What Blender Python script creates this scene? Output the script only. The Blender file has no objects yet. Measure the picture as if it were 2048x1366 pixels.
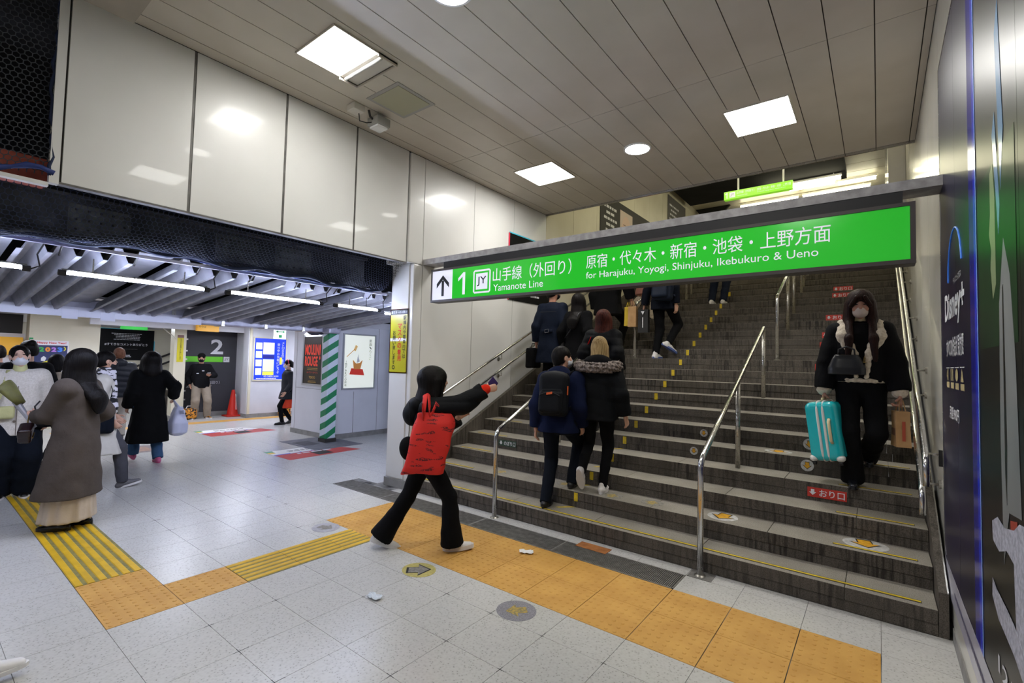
import bpy, bmesh, math, random
import numpy as np
from mathutils import Vector, Matrix

random.seed(7)
S = bpy.context.scene
COL = S.collection
PI = math.pi
R = math.radians

# ------------------------------------------------------------------ camera
def camera():
    yaw, pitch, roll = R(37.6), R(2.45), R(1.36)
    f = Vector((-math.sin(yaw)*math.cos(pitch), math.cos(yaw)*math.cos(pitch), math.sin(pitch)))
    r0 = Vector((math.cos(yaw), math.sin(yaw), 0)); u0 = r0.cross(f)
    r = math.cos(roll)*r0 + math.sin(roll)*u0
    u = r.cross(f)
    cd = bpy.data.cameras.new('camera'); co = bpy.data.objects.new('camera', cd); COL.objects.link(co)
    m = Matrix.Identity(4)
    for i in range(3):
        m[i][0] = r[i]; m[i][1] = u[i]; m[i][2] = -f[i]
    m.translation = (0, 0, 1.65)
    co.matrix_world = m
    cd.sensor_fit = 'HORIZONTAL'; cd.sensor_width = 36; cd.lens = 953/2048*36
    cd.clip_start = 0.05; cd.clip_end = 200
    S.camera = co
camera()

# ------------------------------------------------------------------ world, exposure
W = bpy.data.worlds.new('world'); S.world = W; W.use_nodes = True
W.node_tree.nodes['Background'].inputs[0].default_value = (1.0, 0.97, 0.93, 1)
W.node_tree.nodes['Background'].inputs[1].default_value = 0.19
S.view_settings.view_transform = 'Standard'; S.view_settings.look = 'None'
S.view_settings.exposure = 0.0; S.view_settings.gamma = 1.0
S.view_settings.use_curve_mapping = False
L_PANEL, L_TUBE, L_UP, L_HALL = 37.0, 200.0, 14.0, 64.0     # radiance of the lamp kinds

# ------------------------------------------------------------------ materials
def lin(c):
    if isinstance(c, str):
        c = c.lstrip('#'); c = [int(c[i:i+2], 16)/255 for i in (0, 2, 4)]
    return [x/12.92 if x <= .04045 else ((x+.055)/1.055)**2.4 for x in c]
MATS = {}
def mat(name, col, rough=.5, metal=0., spec=.5, emit=None, es=0., coat=0., sheen=0., alpha=1.):
    if name in MATS: return MATS[name]
    m = bpy.data.materials.new(name); m.use_nodes = True
    b = m.node_tree.nodes['Principled BSDF']
    b.inputs['Base Color'].default_value = (*lin(col), 1)
    b.inputs['Roughness'].default_value = rough; b.inputs['Metallic'].default_value = metal
    b.inputs['Specular IOR Level'].default_value = spec
    b.inputs['Coat Weight'].default_value = coat
    b.inputs['Sheen Weight'].default_value = sheen
    b.inputs['Alpha'].default_value = alpha
    if emit is not None:
        b.inputs['Emission Color'].default_value = (*lin(emit), 1); b.inputs['Emission Strength'].default_value = es
    MATS[name] = m
    return m
def nodes(m):
    nt = m.node_tree
    return nt, nt.nodes['Principled BSDF'], lambda t, **k: _mk(nt, t, k)
def _mk(nt, t, k):
    n = nt.nodes.new(t)
    for a, v in k.items():
        if a.startswith('i_'): n.inputs[a[2:].replace('_', ' ')].default_value = v
        else: setattr(n, a, v)
    return n
def coords(nt, world=False, scale=(1, 1, 1), rot=(0, 0, 0)):
    if world:
        g = nt.nodes.new('ShaderNodeNewGeometry'); out = g.outputs['Position']
    else:
        g = nt.nodes.new('ShaderNodeTexCoord'); out = g.outputs['Object']
    mp = nt.nodes.new('ShaderNodeMapping'); mp.inputs['Scale'].default_value = scale; mp.inputs['Rotation'].default_value = rot
    nt.links.new(out, mp.inputs['Vector'])
    return mp.outputs['Vector']
def ramp(nt, fac, stops):
    r = nt.nodes.new('ShaderNodeValToRGB'); nt.links.new(fac, r.inputs[0])
    el = r.color_ramp.elements
    while len(el) < len(stops): el.new(.5)
    for e, (p, c) in zip(el, stops):
        e.position = p; e.color = (*lin(c), 1) if not isinstance(c, (int, float)) else (c, c, c, 1)
    return r.outputs[0]
def mix(nt, fac, a, b, mode='MIX'):
    n = nt.nodes.new('ShaderNodeMix'); n.data_type = 'RGBA'; n.blend_type = mode
    if isinstance(fac, (int, float)): n.inputs[0].default_value = fac
    else: nt.links.new(fac, n.inputs[0])
    for s, v in ((6, a), (7, b)):
        if hasattr(v, 'links'): nt.links.new(v, n.inputs[s])
        else: n.inputs[s].default_value = (*lin(v), 1)
    return n.outputs[2]
def noise(nt, vec, scale, detail=2., rough=.5):
    n = nt.nodes.new('ShaderNodeTexNoise'); n.inputs['Scale'].default_value = scale
    n.inputs['Detail'].default_value = detail; n.inputs['Roughness'].default_value = rough
    nt.links.new(vec, n.inputs['Vector'])
    return n.outputs[0]
def bump(nt, b, h, strength=.2, dist=.01):
    n = nt.nodes.new('ShaderNodeBump'); n.inputs['Strength'].default_value = strength; n.inputs['Distance'].default_value = dist
    nt.links.new(h, n.inputs['Height']); nt.links.new(n.outputs[0], b.inputs['Normal'])
def noisy(name, c1, c2, scale=6., rough=.5, detail=4., bumpst=0., world=True, sc=(1, 1, 1), lo=.35, hi=.65, spec=.5, metal=0., coat=0., sheen=0.):
    if name in MATS: return MATS[name]
    m = mat(name, c1, rough, metal, spec, coat=coat, sheen=sheen); nt, b, _ = nodes(m)
    v = coords(nt, world, sc)
    n = noise(nt, v, scale, detail)
    nt.links.new(ramp(nt, n, [(lo, c1), (hi, c2)]), b.inputs['Base Color'])
    if bumpst: bump(nt, b, n, bumpst, .004)
    return m
def cloth(name, c, rough=.9, weave=260., wr=.35, sheen=0.):
    if name in MATS: return MATS[name]
    m = mat(name, c, rough, 0, .14, sheen=sheen); nt, b, _ = nodes(m)
    v = coords(nt, False)
    n1 = noise(nt, v, 9., 3.); n2 = noise(nt, v, weave, 1.)
    base = lin(c)
    d = [max(0, x*.82) for x in base]
    cr = nt.nodes.new('ShaderNodeMix'); cr.data_type = 'RGBA'
    nt.links.new(n1, cr.inputs[0]); cr.inputs[6].default_value = (*d, 1); cr.inputs[7].default_value = (*[min(1, x*1.15) for x in base], 1)
    nt.links.new(cr.outputs[2], b.inputs['Base Color'])
    add = nt.nodes.new('ShaderNodeMath'); add.operation = 'MULTIPLY_ADD'
    nt.links.new(n2, add.inputs[0]); add.inputs[1].default_value = .12; nt.links.new(n1, add.inputs[2])
    bump(nt, b, add.outputs[0], wr, .03)
    return m
def emissive(name, c, s):
    return mat(name, '000000', .5, 0, 0, c, s)

def terrazzo():
    m = mat('floor_terrazzo', 'b9b8b4', .27, spec=.45); nt, b, _ = nodes(m)
    v = coords(nt, True)
    vo = nt.nodes.new('ShaderNodeTexVoronoi'); vo.inputs['Scale'].default_value = 62.; nt.links.new(v, vo.inputs['Vector'])
    spk = ramp(nt, vo.outputs['Distance'], [(.10, '7f7c77'), (.22, 'bdbbb7'), (.7, 'c6c5c1')])
    n2 = noise(nt, v, .45, 1.)
    nt.links.new(mix(nt, ramp(nt, n2, [(.2, .0), (.8, .25)]), spk, 'aaa69e'), b.inputs['Base Color'])
    return m
def stone(name, light, dark, streak):
    m = mat(name, light, .7, spec=.3); nt, b, _ = nodes(m)
    v = coords(nt, True)
    n = noise(nt, v, 150., 2.); n2 = noise(nt, v, 3., 5., .65)
    c = ramp(nt, n, [(.3, dark), (.6, light)])
    c = mix(nt, ramp(nt, n2, [(.35, 0.), (.7, .55)]), c, dark)
    if streak:
        vs = coords(nt, True, (1, 1, .08))
        n3 = noise(nt, vs, 38., 3., .6); n4 = noise(nt, coords(nt, True, (1, 1, .6)), 2.2, 3.)
        mul = nt.nodes.new('ShaderNodeMath'); mul.operation = 'MULTIPLY'
        nt.links.new(ramp(nt, n3, [(.45, 0.), (.62, 1.)]), mul.inputs[0]); nt.links.new(ramp(nt, n4, [(.35, .15), (.6, .9)]), mul.inputs[1])
        c = mix(nt, mul.outputs[0], c, '25211c')
    nt.links.new(c, b.inputs['Base Color'])
    bump(nt, b, n, .15, .002)
    return m
def steel(name='stainless', rough=.18, c='c9c9c9'):
    m = mat(name, c, rough, 1.0); nt, b, _ = nodes(m)
    v = coords(nt, False); n = noise(nt, v, 60., 2.)
    nt.links.new(ramp(nt, n, [(.3, max(.02, rough-.06)), (.7, rough+.10)]), b.inputs['Roughness'])
    return m

M = dict(
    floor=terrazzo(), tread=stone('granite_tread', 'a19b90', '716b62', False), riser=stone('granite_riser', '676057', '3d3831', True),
    grout=noisy('grout', '8f8d88', '2c2a28', 3.5, .9, 5, lo=.42, hi=.6),
    ceil=noisy('ceiling_panel_paint', 'c6beb1', 'bcb4a6', 1.5, .45, 3), ceilback=mat('ceiling_void', '3a352f', .9),
    wall=noisy('enamel_panel', 'dad9d6', 'd1d0cc', .9, .32, 5, coat=.15), walljoint=mat('joint_dark', '4b4742', .8),
    strip=noisy('joint_strip_metal', '6d6a66', '4c4946', 8, .5, metal=.3),
    rwall=noisy('gloss_panel', 'd6d3cb', 'cac7bd', 1.2, .16, 3, coat=.15),
    cream=noisy('cream_paint_and_lamp_tint', 'd9d3bd', 'cfc8b0', 1.3, .4, 4), steel=steel(), steel2=steel('stainless_worn', .3, 'b5b2ab'),
    dark=mat('dark_metal', '2b2826', .55), black=mat('matte_black', '151415', .6), white=mat('white_plain', 'e8e8e8', .5),
    green=mat('sign_green', '27b52b', .14, emit='2cc232', es=.34, coat=.4), signwhite=mat('sign_white', 'dfe0ea', .3, emit='e4e4f0', es=.35),
    signblack=mat('sign_black', '0b0b0b', .4), frame=mat('sign_frame', '3c3634', .45),
    tact=noisy('tactile_orange', 'cd9c4c', 'c08e40', 5, .6, 4), tactY=noisy('tactile_yellow', 'dcb01c', 'c89f14', 7, .5, 4),
    tactbar=noisy('tactile_bar_worn', '8b8146', '6f683f', 30, .6), yellow=noisy('tape_yellow', 'd9bd22', 'bfa21c', 25, .6),
    grate=noisy('grate_steel', '8a8783', '6f6c68', 20, .5, metal=.3), pit=mat('drain_pit', '2b2927', .9),
    beam=noisy('beam_concrete', 'a9a6a4', '8c8987', 14, .7, 5), net=mat('net_blue', '14213f', .8), netdark=mat('net_dark', '2a2d33', .8),
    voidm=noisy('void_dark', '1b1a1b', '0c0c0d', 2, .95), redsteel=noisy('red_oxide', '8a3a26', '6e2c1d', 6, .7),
    deck=noisy('galvanised_deck', 'a6a6ae', '8f9098', 5, .5, metal=.25), duct=noisy('wrapped_duct', 'b4b3c2', '9a99a8', 6, .35, metal=.2),
    hallwall=noisy('hall_panel', 'd2d2d8', 'c6c6cc', 1.2, .4, 4), base=noisy('baseboard_grey', '8b8986', '777572', 6, .6),
    slate=noisy('slate_wall', '3b3b41', '35353a', 2, .6), greenline=mat('line_green', '6fd32c', .5),
    red=noisy('sticker_red', 'c6382c', 'b52f26', 20, .5), arrowy=noisy('arrow_yellow', 'e0a823', 'c99118', 40, .6),
    stickw=noisy('sticker_white', 'c9c7c4', 'a5a39f', 30, .6), paper=mat('paper_white', 'e4e2df', .8),
    printw=mat('print_white', 'd8d8dc', .6), printb=mat('print_black', '121212', .6), printr=mat('print_red', 'c8321e', .6),
)

# ------------------------------------------------------------------ mesh helpers
def box_data(x0, x1, y0, y1, z0, z1):
    v = [(x0, y0, z0), (x1, y0, z0), (x1, y1, z0), (x0, y1, z0), (x0, y0, z1), (x1, y0, z1), (x1, y1, z1), (x0, y1, z1)]
    f = [(3, 2, 1, 0), (4, 5, 6, 7), (0, 1, 5, 4), (1, 2, 6, 5), (2, 3, 7, 6), (3, 0, 4, 7)]
    return v, f
class MB:
    def __init__(s): s.v = []; s.f = []
    def add(s, v, f):
        n = len(s.v); s.v += [tuple(p) for p in v]; s.f += [tuple(i+n for i in q) for q in f]; return s
    def box(s, x0, x1, y0, y1, z0, z1): return s.add(*box_data(min(x0, x1), max(x0, x1), min(y0, y1), max(y0, y1), min(z0, z1), max(z0, z1)))
    def obox(s, o, ax, ay, az):           # oriented box: origin corner and three edge vectors
        o, ax, ay, az = map(Vector, (o, ax, ay, az))
        v = [o, o+ax, o+ax+ay, o+ay]; v = v+[p+az for p in v]
        return s.add(v, box_data(0, 1, 0, 1, 0, 1)[1])
    def prism(s, pts, n):                  # polygon extruded by vector n
        n = Vector(n); k = len(pts); a = [Vector(p) for p in pts]; b = [p+n for p in a]
        return s.add(a+b, [tuple(range(k))[::-1], tuple(range(k, 2*k))]+[(i, (i+1) % k, k+(i+1) % k, k+i) for i in range(k)])
    def tube(s, path, r, seg=10, closed=False, flat=1.):
        P = [Vector(p) for p in path]; n = len(P); rr = r if hasattr(r, '__len__') else [r]*n
        t0 = (P[1]-P[0]).normalized(); up = Vector((0, 0, 1)) if abs(t0.z) < .9 else Vector((1, 0, 0))
        nn = (up-t0*up.dot(t0)).normalized(); vs = []
        for i, p in enumerate(P):
            if closed: t = (P[(i+1) % n]-P[i-1]).normalized()
            else: t = (P[min(i+1, n-1)]-P[max(i-1, 0)]).normalized()
            nn = (nn-t*nn.dot(t)).normalized(); b = t.cross(nn)
            vs += [p+(nn*math.cos(a)+b*math.sin(a)*flat)*rr[i] for a in [2*PI*j/seg for j in range(seg)]]
        fs = []
        for i in range(n if closed else n-1):
            for j in range(seg):
                a = i*seg+j; b2 = i*seg+(j+1) % seg; i2 = (i+1) % n
                fs.append((a, b2, i2*seg+(j+1) % seg, i2*seg+j))
        if not closed: fs += [tuple(range(seg))[::-1], tuple(range((n-1)*seg, n*seg))]
        return s.add(vs, fs)
    def lathe(s, prof, o=(0, 0, 0), seg=24):
        vs = []; o = Vector(o)
        for r, z in prof: vs += [o+Vector((r*math.cos(2*PI*j/seg), r*math.sin(2*PI*j/seg), z)) for j in range(seg)]
        fs = [(i*seg+j, i*seg+(j+1) % seg, (i+1)*seg+(j+1) % seg, (i+1)*seg+j) for i in range(len(prof)-1) for j in range(seg)]
        fs += [tuple(range(seg))[::-1], tuple(range((len(prof)-1)*seg, len(prof)*seg))]
        return s.add(vs, fs)
    def mesh(s, name, m, smooth=False):
        me = bpy.data.meshes.new(name); me.from_pydata([tuple(p) for p in s.v], [], s.f); me.update()
        if m: me.materials.append(m)
        if smooth: me.shade_smooth()
        return me
    def build(s, name, m, parent=None, smooth=False, bevel=0.):
        return link(name, s.mesh(name, m, smooth), parent, bevel)
def link(name, me, parent=None, bevel=0.):
    o = bpy.data.objects.new(name, me); COL.objects.link(o)
    if parent: o.parent = parent
    if bevel:
        b = o.modifiers.new('bevel', 'BEVEL'); b.width = bevel; b.segments = 2; b.limit_method = 'ANGLE'
    return o
def empty(name, loc=(0, 0, 0), rz=0.):
    o = bpy.data.objects.new(name, None); COL.objects.link(o); o.location = loc; o.rotation_euler = (0, 0, rz); o.empty_display_size = .1
    return o
def tag(o, label, cat, group=None):
    o['label'] = label; o['category'] = cat
    if group: o['group'] = group
    return o
def struct(o, label=None):
    o['kind'] = 'structure'
    if label: o['label'] = label
    return o
def bx(name, m, dims, parent=None, bevel=0.):
    return MB().box(*dims).build(name, m, parent, bevel=bevel)

TS = bpy.data.scenes.new('type_setting')      # scratch scene, removed at the end
def text_mesh(body, m, o, right, up, w, h, bold=0., depth=.002, spacing=1., align=None):
    """flat lettering fitted in the rectangle whose lower left corner is o, w along right and h along up"""
    c = bpy.data.curves.new('lettering', 'FONT'); c.body = body; c.size = 1; c.offset = bold; c.space_character = spacing; c.resolution_u = 3
    ob = bpy.data.objects.new('lettering', c); TS.collection.objects.link(ob)
    me = bpy.data.meshes.new_from_object(ob)
    bpy.data.objects.remove(ob); bpy.data.curves.remove(c)
    n = len(me.vertices); a = np.empty(n*3); me.vertices.foreach_get('co', a); a = a.reshape(-1, 3)
    lo, hi = a.min(0), a.max(0)
    sx = w/max(1e-6, hi[0]-lo[0]); sy = h/max(1e-6, hi[1]-lo[1])
    if align: sx = sy = min(sx, sy)
    rt, u = np.array(Vector(right).normalized()), np.array(Vector(up).normalized()); nr = np.cross(rt, u)
    off = 0 if align != 'c' else (w-sx*(hi[0]-lo[0]))/2
    p = np.array(o)+np.outer((a[:, 0]-lo[0])*sx+off, rt)+np.outer((a[:, 1]-lo[1])*sy, u)+nr*depth
    me.vertices.foreach_set('co', p.ravel()); me.update()
    me.materials.clear(); me.materials.append(m)
    return me
def text(body, m, o, right, up, w, h, parent=None, name='lettering', **k):
    return link(name, text_mesh(body, m, o, right, up, w, h, **k), parent)
def vtext(body, m, o, right, up, w, h, parent=None, name='lettering', **k):
    """vertical writing: one character under another, top first"""
    up = Vector(up); n = len(body); st = h/n; mb = None; objs = []
    vs = []; fs = []
    for i, ch in enumerate(body):
        if ch in ' 　': continue
        me = text_mesh(ch, m, Vector(o)+up*(h-(i+1)*st+st*.06), right, up, w, st*.88, **dict(k, align='c'))
        b = len(vs); vs += [tuple(v.co) for v in me.vertices]; fs += [tuple(j+b for j in p.vertices) for p in me.polygons]
        bpy.data.meshes.remove(me)
    return MB().add(vs, fs).build(name, m, parent)
def lines_of_print(n, m, o, right, up, w, h, parent, seed=1, fill=.55, name='small_print', depth=.002, vary=.4):
    """rows of small unreadable print as thin dashes"""
    rnd = random.Random(seed); mb = MB(); rt = Vector(right); u = Vector(up); nr = rt.cross(u); st = h/n
    for i in range(n):
        wl = w*(1-vary*rnd.random()); x = (w-wl)/2
        while x < (w+wl)/2:
            d = st*(.5+1.1*rnd.random())
            p = Vector(o)+rt*x+u*(h-(i+1)*st)+nr*depth
            mb.obox(p, rt*d, u*st*fill, nr*.0006); x += d+st*.25
    return mb.build(name, m, parent)
# ================================================================== structure
XR, XL, ZC = .355, -4.75, 4.32                 # right wall, left wall, ceiling
RISE, RUN, Y0, NS = .16, .335, 4.06, 24         # stair
SX0, SX1 = -4.645, .285

# ---------------- floor with tiles
floor = struct(bx('floor', M['grout'], (-18.5, .4, -3, 9, -.06, -.004)), 'pale speckled terrazzo station floor with fine joints')
CAMM = S.camera.matrix_world.copy()
def px(p):
    r, u, b = CAMM.col[0].xyz, CAMM.col[1].xyz, CAMM.col[2].xyz
    d = Vector(p)-CAMM.translation; z = -d.dot(b)
    if z < .05: return None
    return (1024+953*d.dot(r)/z, 683-953*d.dot(u)/z, z)
xs = [.355]+[round(-.406*k, 4) for k in range(0, 46)]
ys1 = [-2.79, -2.385, -1.98, -1.575, -1.17, -.765, -.36, .045, .45, .855, 1.26, 1.665, 2.07, 2.475, 2.77, 3.185, 3.60, 3.9, 4.06]
ys2 = ys1[:17]+[4.0, 4.405, 4.81, 5.215, 5.62, 6.025, 6.43, 6.835, 7.24, 7.645, 8.05, 8.455, 8.86]
def special(x0, x1, y0, y1):
    cx, cy = (x0+x1)/2, (y0+y1)/2
    if -4.466 < cx < 0 and 2.77 < cy < 3.6: return 'warn'
    if cx < -3.654 and .855 < cy < 1.26: return 'warn' if cx > -4.47 else 'barx'
    if -4.06 < cx < -3.654 and 1.26 < cy < 2.77: return 'warn' if cy < 1.665 else 'bary'
    if -5.68 < cx < -1.218 and 3.6 < cy < 3.9: return 'grate'
    if -5.3 < cx < -4.75 and cy > 3.9: return 'pier'
    return None
rects = []
for a, b in zip(xs[:-1], xs[1:]):
    ys = ys1 if (a+b)/2 > -4.75 else ys2
    for c, d in zip(ys[:-1], ys[1:]): rects.append((b, a, c, d))
plain, spec = [], []
for r in rects:
    k = special(*r)
    if k is None: plain.append(r)
    elif k not in ('grate', 'pier'): spec.append((k, r))
def seen(r):
    best = 0
    p = px(((r[0]+r[1])/2, (r[2]+r[3])/2, 0))
    if p is None: return 0
    if not (-150 < p[0] < 2200 and p[1] < 1500): return 0
    return (r[1]-r[0])*(r[3]-r[2])/p[2]**3
plain.sort(key=seen, reverse=True)
G = .0013
tcache = {}
def tile_obj(name, r, m, z0=-.012, z1=0.):
    key = (name, round(r[1]-r[0], 3), round(r[3]-r[2], 3))
    if key not in tcache: tcache[key] = MB().box(G, key[1]-G, G, key[2]-G, z0, z1).mesh(name, m)
    o = link(name, tcache[key], floor); o.location = (r[0], r[2], 0); return o
for r in plain[:290]: tile_obj('floor_tile', r, M['floor'])
mb = MB()
for r in plain[290:]: mb.box(r[0]+G, r[1]-G, r[2]+G, r[3]-G, -.012, 0)
o = mb.build('floor_tile_field', M['floor'], floor); o['kind'] = 'stuff'

# tactile paving
def dome_mesh(w, d):
    mb = MB().box(.0026, w-.0026, .0026, d-.0026, -.012, .001)
    nx, ny = 7, max(1, round(7*d/.406))
    for i in range(nx):
        for j in range(ny):
            cx, cy = w*(i+.5)/nx, d*(j+.5)/ny
            mb.lathe([(.0128, .001), (.0105, .0037), (.006, .0046)], (cx, cy, 0), 8)
    return mb.mesh('tactile_tile', M['tact'])
bc = {}
for k, r in spec:
    w, d = round(r[1]-r[0], 3), round(r[3]-r[2], 3)
    if k == 'warn':
        if (k, w, d) not in bc: bc[(k, w, d)] = dome_mesh(w, d)
        o = link('tactile_tile', bc[(k, w, d)], floor); o.location = (r[0], r[2], 0)
    else:
        o = tile_obj('tactile_bar_tile', r, M['tactbar'], -.012, .0012)
        if (k, w, d) not in bc:
            mb = MB()
            n = 6
            for i in range(n):
                if k == 'barx':
                    y = d*(i+.06)/n; mb.prism([(G, y, .001), (G, y+.045, .001), (G, y+.040, .005), (G, y+.005, .005)], (w-2*G, 0, 0))
                else:
                    x = w*(i+.06)/n; mb.prism([(x, G, .001), (x+.005, G, .005), (x+.040, G, .005), (x+.045, G, .001)], (0, d-2*G, 0))
            bc[(k, w, d)] = mb.mesh('raised_bar', M['tactY'])
        c = link('raised_bar', bc[(k, w, d)], o)

# drain grating before the stairs
gx0, gx1, gy0, gy1 = -5.68, -1.218, 3.602, 3.9
g = empty('drain_grating', ((gx0+gx1)/2, (gy0+gy1)/2, 0)); tag(g, 'long dark steel drain grating set in the floor before the stairs', 'grating')
def rel(o, par): o.parent = par; o.matrix_parent_inverse = Matrix.Translation(-Vector(par.location)); return o
rel(bx('pit', M['pit'], (gx0, gx1, gy0, gy1, -.0035, -.002)), g)
mb = MB().box(gx0, gx1, gy0, gy0+.012, -.002, .003).box(gx0, gx1, gy1-.012, gy1, -.002, .003).box(gx0, gx0+.012, gy0, gy1, -.002, .003).box(gx1-.012, gx1, gy0, gy1, -.002, .003)
for x in (-4.7, -3.28, -2.3): mb.box(x-.01, x+.01, gy0, gy1, -.002, .003)
rel(mb.build('frame', M['grate']), g)
mb = MB(); x = gx0+.02
while x < gx1-.02: mb.box(x, x+.006, gy0+.012, gy1-.012, -.002, .002); x += .0135
o = rel(mb.build('grating_bars', M['grate']), g); o['kind'] = 'stuff'
o = bx('rust_plate', noisy('rust', 'a86a33', '8a5324', 18, .8), (-2.19, -1.89, 3.85, 3.98, .0035, .006)); tag(o, 'small rust brown steel plate lying over the drain grating', 'plate')

# ---------------- stairs
stair = struct(empty('staircase', (0, Y0, 0)), 'wide worn granite staircase going up under the green sign')
rnd = random.Random(3)
for k in range(1, NS+1):
    y0 = Y0+(k-1)*RUN; zt = k*RISE
    st = empty('step', (0, y0, zt)); st.parent = stair; st.matrix_parent_inverse = Matrix.Translation((0, -Y0, 0))
    x = SX0; first = True
    cuts = [SX0]; c = SX0+.35+.75*rnd.random()
    while c < SX1-.2: cuts.append(c); c += .98
    cuts.append(SX1)
    for a, b in zip(cuts[:-1], cuts[1:]):
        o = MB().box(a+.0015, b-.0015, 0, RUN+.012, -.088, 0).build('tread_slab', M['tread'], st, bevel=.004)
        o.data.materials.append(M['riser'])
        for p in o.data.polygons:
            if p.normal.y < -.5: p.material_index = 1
    if k <= 12:
        c = SX0; n = 0
        while c < SX1-.05:
            e = min(SX1, c+.42+.1*rnd.random())
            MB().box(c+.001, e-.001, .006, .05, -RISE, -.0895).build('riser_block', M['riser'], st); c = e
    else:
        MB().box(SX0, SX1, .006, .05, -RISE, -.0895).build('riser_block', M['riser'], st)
ytop = Y0+NS*RUN; ztop = NS*RISE
struct(bx('floor_platform', M['tread'], (-4.7, .33, ytop+.015, 30, ztop-.3, ztop)), 'upper platform floor at the head of the stairs')
for side, (x0, x1) in dict(left=(-4.70, -4.646), right=(.287, .335)).items():
    def zl(y): return .275+(y-Y0)*RISE/RUN
    yb = ytop+.3
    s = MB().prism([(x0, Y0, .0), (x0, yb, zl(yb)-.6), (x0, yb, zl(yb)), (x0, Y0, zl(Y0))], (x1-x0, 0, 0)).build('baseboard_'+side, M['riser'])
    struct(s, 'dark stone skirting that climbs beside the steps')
    xt = x1 if side == 'left' else x0
    xa = x0 if side == 'left' else x1-.008
    MB().prism([(xa, Y0, zl(Y0)), (xa, yb, zl(yb)), (xa, yb, zl(yb)+.006), (xa, Y0, zl(Y0)+.006)], (.008, 0, 0)).build('edge_trim', M['steel'], s)

# step markings: yellow nosing tapes, divider tapes, stickers
def nose(k): return Y0+(k-1)*RUN
def step_line(k, x0, x1):
    t = empty('nosing_tape', ((x0+x1)/2, nose(k)+.075, k*RISE))
    rel(bx('tape_base', M['printb'], (x0, x1, nose(k)+.055, nose(k)+.095, k*RISE+.0002, k*RISE+.0015)), t)
    rel(bx('tape_stripe', M['yellow'], (x0+.004, x1-.004, nose(k)+.064, nose(k)+.086, k*RISE+.0015, k*RISE+.003)), t)
    return t
NTH = ['', 'first', 'second', 'third', 'fourth', 'fifth', 'sixth', 'seventh', 'eighth', 'ninth', 'tenth', 'eleventh', 'twelfth', 'thirteenth', 'fourteenth', 'fifteenth', 'sixteenth', 'seventeenth', 'eighteenth', 'nineteenth', 'twentieth']
tag(step_line(1, -4.6, .21), 'long yellow and black nosing tape along the lowest step', 'tape', 'yellow nosing tapes')
for k in range(2, 6): tag(step_line(k, -.29, .21), 'short yellow nosing tape at the right end of the %s step' % NTH[k], 'tape', 'yellow nosing tapes')
for k in range(2, 6): tag(step_line(k, -4.53, -4.0), 'short yellow nosing tape at the left end of the %s step' % NTH[k], 'tape', 'yellow nosing tapes')
for k in range(2, 21):
    x = -2.50 if k < 4 else -2.42
    o = MB().box(x-.022, x+.022, nose(k)-.0016, nose(k)-.0004, (k-1)*RISE+.062, k*RISE-.012).build('divider_tape', M['yellow'])
    if k < 6:
        o2 = MB().obox((x-.05, nose(k-1)+RUN-.001, (k-1)*RISE+.0004), (.045, 0, 0), (-.12, -.13, 0), (0, 0, .0012)).build('floor_leg', M['yellow'], o)
    tag(o, 'yellow divider tape on the riser of the %s step' % NTH[k], 'tape', 'yellow divider tapes up the stairs')
def arrow_pts(s):   # downward arrow outline in a unit frame
    return [(-.22*s, .42*s), (.22*s, .42*s), (.22*s, .02*s), (.45*s, .02*s), (0, -.42*s), (-.45*s, .02*s), (-.22*s, .02*s)]
def sticker(o, right, up, w, h, m, label, cat, arrow=None, wordtxt=None, group=None, rim=None, round_=False, am=None, rot=0.):
    rt, u = Vector(right), Vector(up); n = rt.cross(u)
    t = empty('floor_sticker' if abs(n.z) > .5 else 'step_sticker', o); tag(t, label, cat, group)
    I = Matrix.Translation(-Vector(o))
    def P(a, b, d=0): return Vector(o)+rt*a+u*b+n*d
    def put(ob): ob.parent = t; ob.matrix_parent_inverse = I; return ob
    if round_:
        pts = [P(math.cos(a)*w/2, math.sin(a)*h/2, .0004) for a in [2*PI*i/36 for i in range(36)]]
        put(MB().prism(pts, n*.0008).build('backing', m))
    else:
        put(MB().prism([P(-w/2, -h/2, .0004), P(w/2, -h/2, .0004), P(w/2, h/2, .0004), P(-w/2, h/2, .0004)], n*.0008).build('backing', m))
    if arrow:
        ax, ay, s, amat, omat = arrow
        c, sn = math.cos(rot), math.sin(rot)
        def AP(sc, d): return [P(ax+(a*c-b*sn), ay+(a*sn+b*c), d) for a, b in arrow_pts(sc)]
        if omat: put(MB().prism(AP(s*1.22, .0012), n*.0006).build('arrow_outline', omat))
        put(MB().prism(AP(s, .0018), n*.0006).build('arrow', amat))
    if wordtxt:
        body, tx, ty, tw, th = wordtxt
        put(text(body, M['printw'], P(tx, ty), rt, u, tw, th, None, bold=.012, depth=.0018))
    return t
REDG = 'red way-down stickers on the risers'
for i, (k, x) in enumerate([(4, -.37), (6, -.42), (7, -.42), (11, -.52), (13, -.52), (14, -.52), (16, -.52), (19, -.5), (20, -.5)]):
    if k == 7: continue
    sticker((x, nose(k), k*RISE-.085), (1, 0, 0), (0, 0, 1), .29, .085, M['red'], 'red sticker with a white down arrow and letters on the %s riser' % NTH[k], 'sticker',
            arrow=(-.105, 0, .06, M['printw'], None), wordtxt=('おり口', -.055, -.03, .185, .06), group=REDG)
sticker((-3.94, nose(4), .56), (1, 0, 0), (0, 0, 1), .30, .08, noisy('sticker_green', '2f4a3a', '233a2d', 25, .6), 'dark green way-up sticker with white letters on the fourth riser', 'sticker',
        arrow=(-.105, 0, .06, M['printw'], None), wordtxt=('のぼり口', -.055, -.028, .19, .056), rot=0)
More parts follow.
